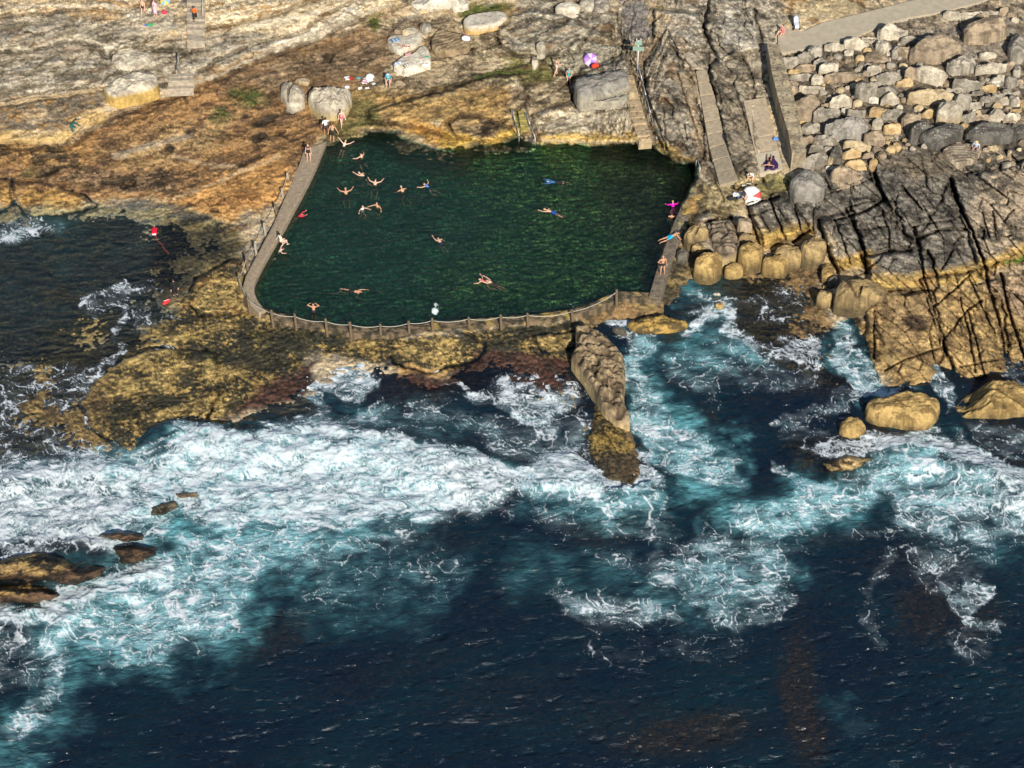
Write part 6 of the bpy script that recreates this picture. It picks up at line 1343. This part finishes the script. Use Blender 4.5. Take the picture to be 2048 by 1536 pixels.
def person(label, u, v, pose, face, skin='m', hair=(.04, .025, .015), pitch=0, roll=0, z=None, dz=0.0, clothes=(), H=1.72, female=False, anchor='foot', hat=None, longhair=False, gear=(), tune=None, lean=0):
    P = dict(POSE[pose]); 
    if tune: P.update(tune)
    k = H / 1.72; root = empty('person', (0, 0, 0)); tag(root, label, 'person')
    pel = Vector((0, 0, .92)) * k
    sw = (.165 if female else .195) * k; hw = (.095 if female else .09) * k
    ln = Matrix.Rotation(-R(lean), 3, 'X')
    chest = pel + ln @ Vector((0, .0, .36)) * k; neck = pel + ln @ Vector((0, .0, .53)) * k; head = pel + ln @ Vector((0, .02, .70)) * k
    J = {}
    for i, sx in ((0, -1), (1, 1)):
        J['s', i] = pel + ln @ (Vector((sx * sw, 0, .47 * k))); J['e', i] = J['s', i] + (ln @ nv(P['ua'][i])) * .29 * k; J['h', i] = J['e', i] + (ln @ nv(P['fa'][i])) * .26 * k
        J['p', i] = pel + Vector((sx * hw, 0, -.04 * k)); J['k', i] = J['p', i] + nv(P['th'][i]) * .43 * k; J['a', i] = J['k', i] + nv(P['sh'][i]) * .41 * k
    f_ = 1.0 if not female else .88
    def torso(bm, g=0.0, low=0, high=1):
        if high: capsule(bm, pel + (chest - pel) * .55, chest + (neck - chest) * .35, (.125 * f_ + g) * k, (.150 * f_ + g) * k, .68); capsule(bm, J['s', 0] + Vector((.05, 0, -.02)), J['s', 1] + Vector((-.05, 0, -.02)), (.062 + g) * k, (.062 + g) * k, .9)
        capsule(bm, pel + Vector((0, 0, -.02)), pel + (chest - pel) * .6, ((.138 if female else .130) + g) * k, (.112 * f_ + g) * k, .72)
    def hips(bm, g=.012, leg=.35):
        capsule(bm, pel + Vector((0, 0, -.03)), pel + Vector((0, 0, .07)), (.140 + g) * k, (.130 + g) * k, .74)
        for i in (0, 1):
            if leg > 0: capsule(bm, J['p', i], J['p', i].lerp(J['k', i], leg), (.088 + g) * k, (.078 + g) * k)
    bm = bmesh.new(); torso(bm)
    if female:
        for sx in (-1, 1): ball(bm, chest + Vector((sx * .065, .085, -.02)) * k, (.06 * k, .055 * k, .06 * k))
    capsule(bm, chest + (neck - chest) * .5, neck + (head - neck) * .45, .062 * k, .054 * k)
    ball(bm, head + Vector((0, 0, .01)), (.078 * k, .097 * k, .115 * k)); ball(bm, head + Vector((0, .045, -.055)) * k, (.052 * k, .05 * k, .055 * k))
    capsule(bm, head + Vector((0, .085, .02)) * k, head + Vector((0, .112, -.025)) * k, .012 * k, .017 * k); capsule(bm, head + Vector((-.022, .088, -.058)) * k, head + Vector((.022, .088, -.058)) * k, .012 * k, .012 * k)
    for sx in (-1, 1): ball(bm, head + Vector((sx * .080, 0, 0)) * k, (.014 * k, .022 * k, .032 * k))
    for i, sx in ((0, -1), (1, 1)):
        capsule(bm, J['s', i], J['e', i], .055 * f_ * k, .040 * f_ * k); capsule(bm, J['e', i], J['h', i], .042 * f_ * k, .026 * k)
        d = (J['h', i] - J['e', i]).normalized(); w = d.cross(Vector((0, 0, 1)) if abs(d.z) < .8 else Vector((0, 1, 0))).normalized(); nrm = d.cross(w)
        pc = J['h', i] + d * .05 * k; capsule(bm, J['h', i] + w * .012, pc + d * .03 * k + w * .012, .028 * k, .032 * k, .7); capsule(bm, J['h', i] - w * .012, pc + d * .03 * k - w * .012, .028 * k, .030 * k, .7)
        for q, (o_, L_) in enumerate(((-.030, .062), (-.010, .078), (.010, .072), (.029, .055))):
            b0 = pc + d * .035 * k + w * o_ * k; b1 = b0 + (d * .9 + nrm * .25 + w * o_ * 3).normalized() * L_ * .5 * k; b2 = b1 + (d * .75 + nrm * .6).normalized() * L_ * .5 * k
            capsule(bm, b0, b1, .0125 * k, .0115 * k, 1, 8); capsule(bm, b1, b2, .0115 * k, .010 * k, 1, 8)
        t0 = J['h', i] + d * .02 * k + w * .03 * k * sx; capsule(bm, t0, t0 + (d * .6 + w * sx * .8).normalized() * .055 * k, .015 * k, .012 * k, 1, 8)
        capsule(bm, J['p', i], J['k', i], .088 * k, .055 * k); capsule(bm, J['k', i], J['a', i], .056 * k, .036 * k)
        sd2 = (J['a', i] - J['k', i]).normalized(); ball(bm, J['k', i] + sd2 * .12 * k - Vector((0, .02, 0)) * k, (.05 * k, .055 * k, .09 * k))
        ft = Vector((sx * .25, 1, 0)) if pose in ('stand', 'walk', 'hips', 'head', 'reach', 'sit', 'squat', 'climb', 'walkarms') else Vector((0, .25, -1))
        ft = ft.normalized(); hl = J['a', i] - ft * .04 * k + Vector((0, 0, -.045 * k if abs(ft.z) < .5 else 0)); capsule(bm, hl, hl + ft * .19 * k, .036 * k, .027 * k)
        J['f', i] = hl
    remesh('body', bm, smat(skin), root)
    # hair
    bm = bmesh.new(); 
    if hair is not None:
        ball(bm, head + Vector((0, -.022, .035)) * k, (.090 * k, .098 * k, .100 * k))
        if longhair: capsule(bm, head + Vector((0, -.07, 0)) * k, neck + Vector((0, -.10, -.10)) * k, .07 * k, .035 * k, .6)
        remesh('hair', bm, cmat(hair, .6), root, .014, 2)
    else: bm.free()
    for c in clothes:
        kind, colr = c[0], c[1]; bm = bmesh.new(); nm = kind
        if kind == 'trunks': hips(bm, .014, .45)
        elif kind == 'briefs': hips(bm, .009, .08)
        elif kind == 'swimsuit': torso(bm, .010); hips(bm, .009, .05)
        elif kind == 'bikini_top': capsule(bm, chest + Vector((-.07, .03, -.02)) * k, chest + Vector((.07, .03, -.02)) * k, .098 * k, .098 * k, .9)
        elif kind in ('shirt', 'wetsuit', 'dress', 'rash_vest'):
            torso(bm, .018 if kind != 'wetsuit' else .012)
            for i in (0, 1): capsule(bm, J['s', i], J['s', i].lerp(J['e', i], .7 if kind in ('shirt', 'dress') else 1), .066 * k, .058 * k)
            if kind == 'wetsuit' or kind == 'rash_vest':
                for i in (0, 1): capsule(bm, J['e', i], J['e', i].lerp(J['h', i], .85), .052 * k, .038 * k)
            if kind == 'wetsuit':
                hips(bm, .012, 1.0)
                for i in (0, 1): capsule(bm, J['k', i], J['k', i].lerp(J['a', i], .95), .066 * k, .046 * k)
            if kind == 'dress': capsule(bm, pel, pel + Vector((0, 0, -.42)) * k, .16 * k, .20 * k, .8)
        elif kind in ('trousers', 'leggings'):
            hips(bm, .014, 1.0)
            for i in (0, 1): capsule(bm, J['k', i], J['k', i].lerp(J['a', i], .9), .068 * k, .050 * k)
        remesh(nm, bm, cmat(colr), root, .014, 2)
    if hat:
        bm = bmesh.new(); ball(bm, head + Vector((0, -.01, .06)) * k, (.10 * k, .11 * k, .085 * k)); bmesh.ops.create_cone(bm, cap_ends=True, segments=24, radius1=.20 * k, radius2=.17 * k, depth=.02, matrix=Matrix.Translation(head + Vector((0, 0, .055)) * k)); remesh('hat', bm, cmat(hat), root, .016, 2)
    for gk in gear:
        bm = bmesh.new()
        if gk == 'fins':
            for i in (0, 1): b_box(bm, J['a', i] + Vector((0, .02, -.22)), (.18, .03, .34), None, .01)
            bm_to('fin', bm, cmat((.04, .05, .06)), root)
        elif gk == 'snorkel': b_tube(bm, head + Vector((.1, .05, 0)), head + Vector((.11, -.04, .26)), .014); bm_to('snorkel', bm, cmat((.05, .2, .6)), root)
    # place: feet, hips or water line
    rot = Matrix.Rotation(R(face), 4, 'Z') @ Matrix.Rotation(R(roll), 4, 'Y') @ Matrix.Rotation(-R(pitch), 4, 'X')
    if anchor == 'foot': ref = (J['f', 0] + J['f', 1]) / 2; ref.z = min(J['f', 0].z, J['f', 1].z) - .034 * k
    elif anchor == 'seat': ref = pel + Vector((0, 0, -.12 * k))
    elif anchor == 'back': ref = pel + Vector((0, .10, 0))
    else: ref = pel + Vector((0, 0, .25 * k))
    tgt = P3(u, v, dz, z)
    M = Matrix.Translation(tgt) @ rot @ Matrix.Translation(-ref)
    for ch in root.children: ch.data.transform(Matrix.Translation(-ref)); 
    root.matrix_world = Matrix.Translation(tgt) @ rot
    return root
WL = .41
BR, BLN, GY, DK = (.07, .035, .018), (.42, .28, .12), (.30, .28, .26), (.012, .010, .010)
person('shirtless man in black swim briefs standing at the top left terrace', 289, 31, 'walk', 160, 'l', BR, clothes=[('briefs', BK)])
person('woman in a lilac dress standing near the crimson bag at the top left', 312, 33, 'stand', 150, 'l', BR, clothes=[('dress', (.62, .45, .66))], female=True, H=1.66)
person('person in an orange top and black leggings walking on the long steps', 391, 47, 'walk', 10, 'm', BR, clothes=[('shirt', (.72, .13, .02)), ('leggings', BK)], female=True, H=1.68)
person('person in a dark teal patterned wetsuit climbing off the left ledge', 145, 270, 'climb', -70, 'm', DK, clothes=[('wetsuit', (.02, .09, .09))], lean=45, dz=.0)
person('woman in a turquoise top and blue-white hat sitting above the pool', 777, 160, 'sit', 175, 'l', BR, clothes=[('shirt', (.03, .40, .55)), ('briefs', NV)], female=True, anchor='seat', dz=.45, hat=(.45, .52, .68), lean=25, H=1.7)
person('pale woman in a pink bikini walking in front of the big rough boulder', 683, 251, 'walk', 205, 'p', BR, clothes=[('bikini_top', (.62, .12, .2)), ('briefs', (.62, .12, .2))], female=True, H=1.68, longhair=True)
person('man in a white T-shirt and dark shorts at the pool corner', 653, 271, 'reach', 20, 't', DK, clothes=[('shirt', (.78, .78, .78)), ('trunks', (.06, .05, .06))], H=1.78)
person('shirtless man in black shorts bending to help a swimmer at the pool corner', 664, 284, 'reach', -20, 'm', BR, clothes=[('trunks', BK)], lean=30, dz=.05, H=1.76)
person('woman in a black one-piece swimsuit standing on the walkway', 618, 321, 'stand', 175, 'l', BR, clothes=[('swimsuit', BK)], female=True, z=ZW, H=1.68)
person('woman in a black bikini in the water, reaching up at the pool corner', 688, 292, 'glide', -5, 'p', BLN, pitch=25, roll=18, z=WL - .02, clothes=[('bikini_top', BK), ('briefs', BK)], female=True, anchor='water', tune=dict(ua=[(-1, .2, .6), (1, .2, .5)], fa=[(-1, .3, .6), (.8, .2, .8)]))
person('dark-haired man wading upright below the pool corner', 724, 316, 'tread', 50, 'l', DK, pitch=14, z=WL - .06, clothes=[('trunks', BK)], anchor='water')
person('grey-haired swimmer doing breaststroke towards the left wall', 727, 352, 'crawl', 60, 'l', GY, pitch=66, z=WL - .02, clothes=[('briefs', BK)], anchor='water', tune=dict(th=[(-.4, .3, -1), (.3, .3, -1)]))
person('broad-backed swimmer with arms spread in the upper left of the pool', 750, 370, 'breast', -8, 'l', BR, pitch=40, z=WL - .03, clothes=[('trunks', DK)], anchor='water')
person('sunburnt bald man treading water with both arms out', 692, 388, 'breast', 8, 'm', None, pitch=48, z=WL - .02, clothes=[('trunks', BK)], anchor='water')
person('brown-backed swimmer curled over in mid pool', 806, 384, 'tread', 30, 'm', GY, pitch=40, z=WL - .05, clothes=[('trunks', DK)], anchor='water')
person('woman in a blue and white swimsuit side-stroking in mid pool', 856, 374, 'breast', 52, 'l', BR, pitch=70, z=WL - .01, clothes=[('swimsuit', (.10, .18, .45))], female=True, anchor='water')
person('child-sized bather in a pale swimsuit, left of a pair facing each other', 725, 420, 'tread', -150, 'l', BLN, pitch=8, z=WL - .04, clothes=[('swimsuit', (.58, .62, .72))], female=True, anchor='water', H=1.5)
person('bald tanned man, right of a pair facing each other in the pool', 755, 415, 'tread', 150, 'm', None, pitch=8, z=WL - .04, clothes=[('trunks', DK)], anchor='water')
person('swimmer in a red top leaving the left walkway', 598, 433, 'glide', -82, 'l', DK, pitch=58, z=WL - .02, clothes=[('rash_vest', (.60, .03, .06))], anchor='water', H=1.5)
person('pale long-haired person in a cream top sitting on the edge of the walkway', 562, 484, 'sit', -50, 'p', DK, clothes=[('shirt', (.72, .66, .56)), ('briefs', (.5, .1, .1))], anchor='seat', z=ZW + .02, lean=-8, female=True, tune=dict(ua=[(-.7, .1, -.8), (.6, -.2, -.7)], fa=[(-.4, -.3, -.8), (.4, -.4, -.8)]))
person('pink-backed bather in the water beside the walkway', 558, 504, 'breast', -80, 'p', BR, pitch=45, z=WL - .08, clothes=[('trunks', DK)], anchor='water')
person('swimmer in black shorts doing crawl towards the top, mid pool', 880, 484, 'crawl', 22, 'l', DK, pitch=82, z=WL, clothes=[('trunks', (.03, .03, .06))], anchor='water', H=1.8)
person('lean swimmer in dark shorts doing crawl to the right, lower pool', 712, 583, 'crawl', -98, 'm', DK, pitch=86, z=WL + .02, clothes=[('trunks', BK)], anchor='water', H=1.85)
person('man with hands behind his head standing by the seaward wall', 629, 640, 'head', 175, 'm', DK, z=-.45, clothes=[('trunks', BK)], anchor='foot', H=1.72)
person('dark-haired swimmer, left one of a close pair in the lower pool', 968, 563, 'breast', 70, 'l', DK, pitch=66, z=WL - .01, clothes=[('swimsuit', (.45, .12, .14))], female=True, anchor='water')
person('swimmer with legs trailing, right one of a close pair in the lower pool', 983, 566, 'glide', 66, 'l', BR, pitch=72, z=WL - .03, clothes=[('trunks', (.4, .12, .14))], anchor='water')
person('snorkeller in a blue and black wetsuit floating face down in the pool', 1106, 364, 'glide', 82, 'l', (.05, .2, .5), pitch=87, z=WL + .02, clothes=[('rash_vest', (.03, .13, .30)), ('leggings', BK)], anchor='water', gear=('snorkel',))
person('swimmer in bright blue shorts doing crawl towards the left', 1100, 423, 'crawl', 62, 'l', BLN, pitch=84, z=WL + .02, clothes=[('trunks', (.02, .07, .42))], anchor='water', H=1.8)
person('bather in a magenta swim shirt near the right pool wall', 1346, 413, 'tread', 10, 'l', BLN, pitch=20, z=WL - .02, clothes=[('rash_vest', (.70, .01, .42))], anchor='water', H=1.6, female=True)
person('shirtless man in pale shorts wading with one hand on the right wall', 1343, 437, 'stand', -5, 'm', BR, pitch=0, z=WL - .12, clothes=[('trunks', (.52, .52, .50))], anchor='water', tune=dict(ua=[(-.3, .1, -1), (.9, .3, -.4)], fa=[(0, .3, -1), (1, .2, .1)]), H=1.8)
person('man in turquoise shorts hauling himself onto the right pool wall', 1348, 470, 'crawl', -80, 'm', DK, pitch=64, z=1.15, dz=0, clothes=[('trunks', (.02, .36, .60))], anchor='water', tune=dict(ua=[(-.5, .8, .2), (.5, .8, .2)], fa=[(0, .6, .2), (0, .6, .2)]), H=1.8)
person('tanned bald man in black briefs standing on the end of the right pool wall', 1325, 549, 'hips', 10, 'm', None, clothes=[('briefs', BK)], z=.86, H=1.78)
person('woman in a pale bikini walking across the rocks behind the pool', 1110, 151, 'walkarms', -60, 'l', BR, clothes=[('bikini_top', BK), ('briefs', (.62, .45, .42))], female=True, H=1.7)
person('woman in a turquoise swimsuit standing at the cleft behind the pool', 1137, 167, 'stand', 200, 'l', BR, clothes=[('swimsuit', (.02, .34, .38))], female=True, H=1.64, longhair=True)
person('sunbather in a black bikini lying on the purple towel', 1538, 325, 'lie', 172, 'm', DK, pitch=90, z=DZ + .14, clothes=[('briefs', BK), ('bikini_top', BK)], female=True, anchor='back', tune=dict(ua=[(-1, -.05, .3), (1, -.05, .4)], fa=[(.2, -.1, 1), (-.2, -.1, 1)]))
person('person in pink clothes sitting on the concrete beside the pram', 1566, 66, 'sit', 130, 'l', DK, clothes=[('shirt', (.72, .26, .26)), ('trunks', (.66, .14, .16))], anchor='seat', dz=.18, female=True, lean=10, tune=dict(th=[(-.2, 1, .35), (.2, 1, .4)], sh=[(0, .6, -1), (0, .7, -1)]))
person('diver in a black wetsuit standing in the shallow weed with a float', 352, 597, 'stand', 25, 'm', DK, clothes=[('wetsuit', (.012, .012, .014))], dz=-.05, H=1.8, lean=12, gear=('fins',))
person('person in a pale blue shirt and straw hat sitting on the striped slab', 1952, 296, 'sit', 160, 'l', BR, clothes=[('shirt', (.45, .52, .68)), ('trousers', (.30, .20, .18))], anchor='seat', z=Zat(1925, 342) + 1.05, hat=(.62, .48, .24), lean=22, tune=dict(th=[(-.2, 1, .25), (.2, 1, .3)], sh=[(0, .3, -1), (0, .4, -1)]))
person('person in white crouching on the rock below the sunbathing deck', 1501, 362, 'squat', 150, 'l', BR, clothes=[('shirt', (.76, .76, .76))], lean=35, H=1.6)
person('person in dark clothes bending beside the red-panelled umbrella', 1492, 412, 'stand', 60, 'm', DK, clothes=[('shirt', (.03, .03, .045)), ('trunks', (.5, .35, .3))], lean=48, H=1.65)
for o in bpy.data.objects:   # keep every label within sixteen words
    l = o.get('label')
    if l and len(l.split()) > 16: o['label'] = ' '.join(l.replace('the ', '').split()[:16])
# ------------------------------------------------------------------ camera and light
cam = bpy.data.cameras.new('camera'); co = bpy.data.objects.new('camera', cam); COL.objects.link(co)
cam.sensor_width = 36; cam.lens = 18 / math.tan(HFOV / 2); cam.clip_start = 1; cam.clip_end = 3000
co.location = (0, CY, CH); co.rotation_euler = (math.pi / 2 - PITCH, 0, 0)
SC.camera = co
SUN_EL, SUN_AZ = R(32), R(13)   # sun stands behind the camera, a little to the right
sd = Vector((math.sin(SUN_AZ) * math.cos(SUN_EL), -math.cos(SUN_AZ) * math.cos(SUN_EL), math.sin(SUN_EL)))
sl = bpy.data.lights.new('sun', 'SUN'); so = bpy.data.objects.new('sun', sl); COL.objects.link(so)
sl.energy = 4.6; sl.angle = R(.53); sl.color = (1.0, .93, .80)
so.rotation_euler = sd.to_track_quat('Z', 'Y').to_euler()
wd_ = bpy.data.worlds.new('World'); SC.world = wd_; wd_.use_nodes = True
wn = wd_.node_tree; bg = wn.nodes['Background']; sky = wn.nodes.new('ShaderNodeTexSky')
sky.sky_type = 'NISHITA'; sky.sun_disc = False; sky.sun_elevation = SUN_EL; sky.sun_rotation = math.pi - SUN_AZ; sky.air_density = 1.0; sky.dust_density = .6
wn.links.new(sky.outputs[0], bg.inputs['Color']); bg.inputs['Strength'].default_value = .075
vs_ = SC.view_settings; vs_.view_transform = 'Standard'; vs_.look = 'None'; vs_.exposure = 0.4; vs_.gamma = 1.0; vs_.use_curve_mapping = False
SC.cycles.max_bounces = 6; SC.cycles.transparent_max_bounces = 8; SC.cycles.use_denoising = True
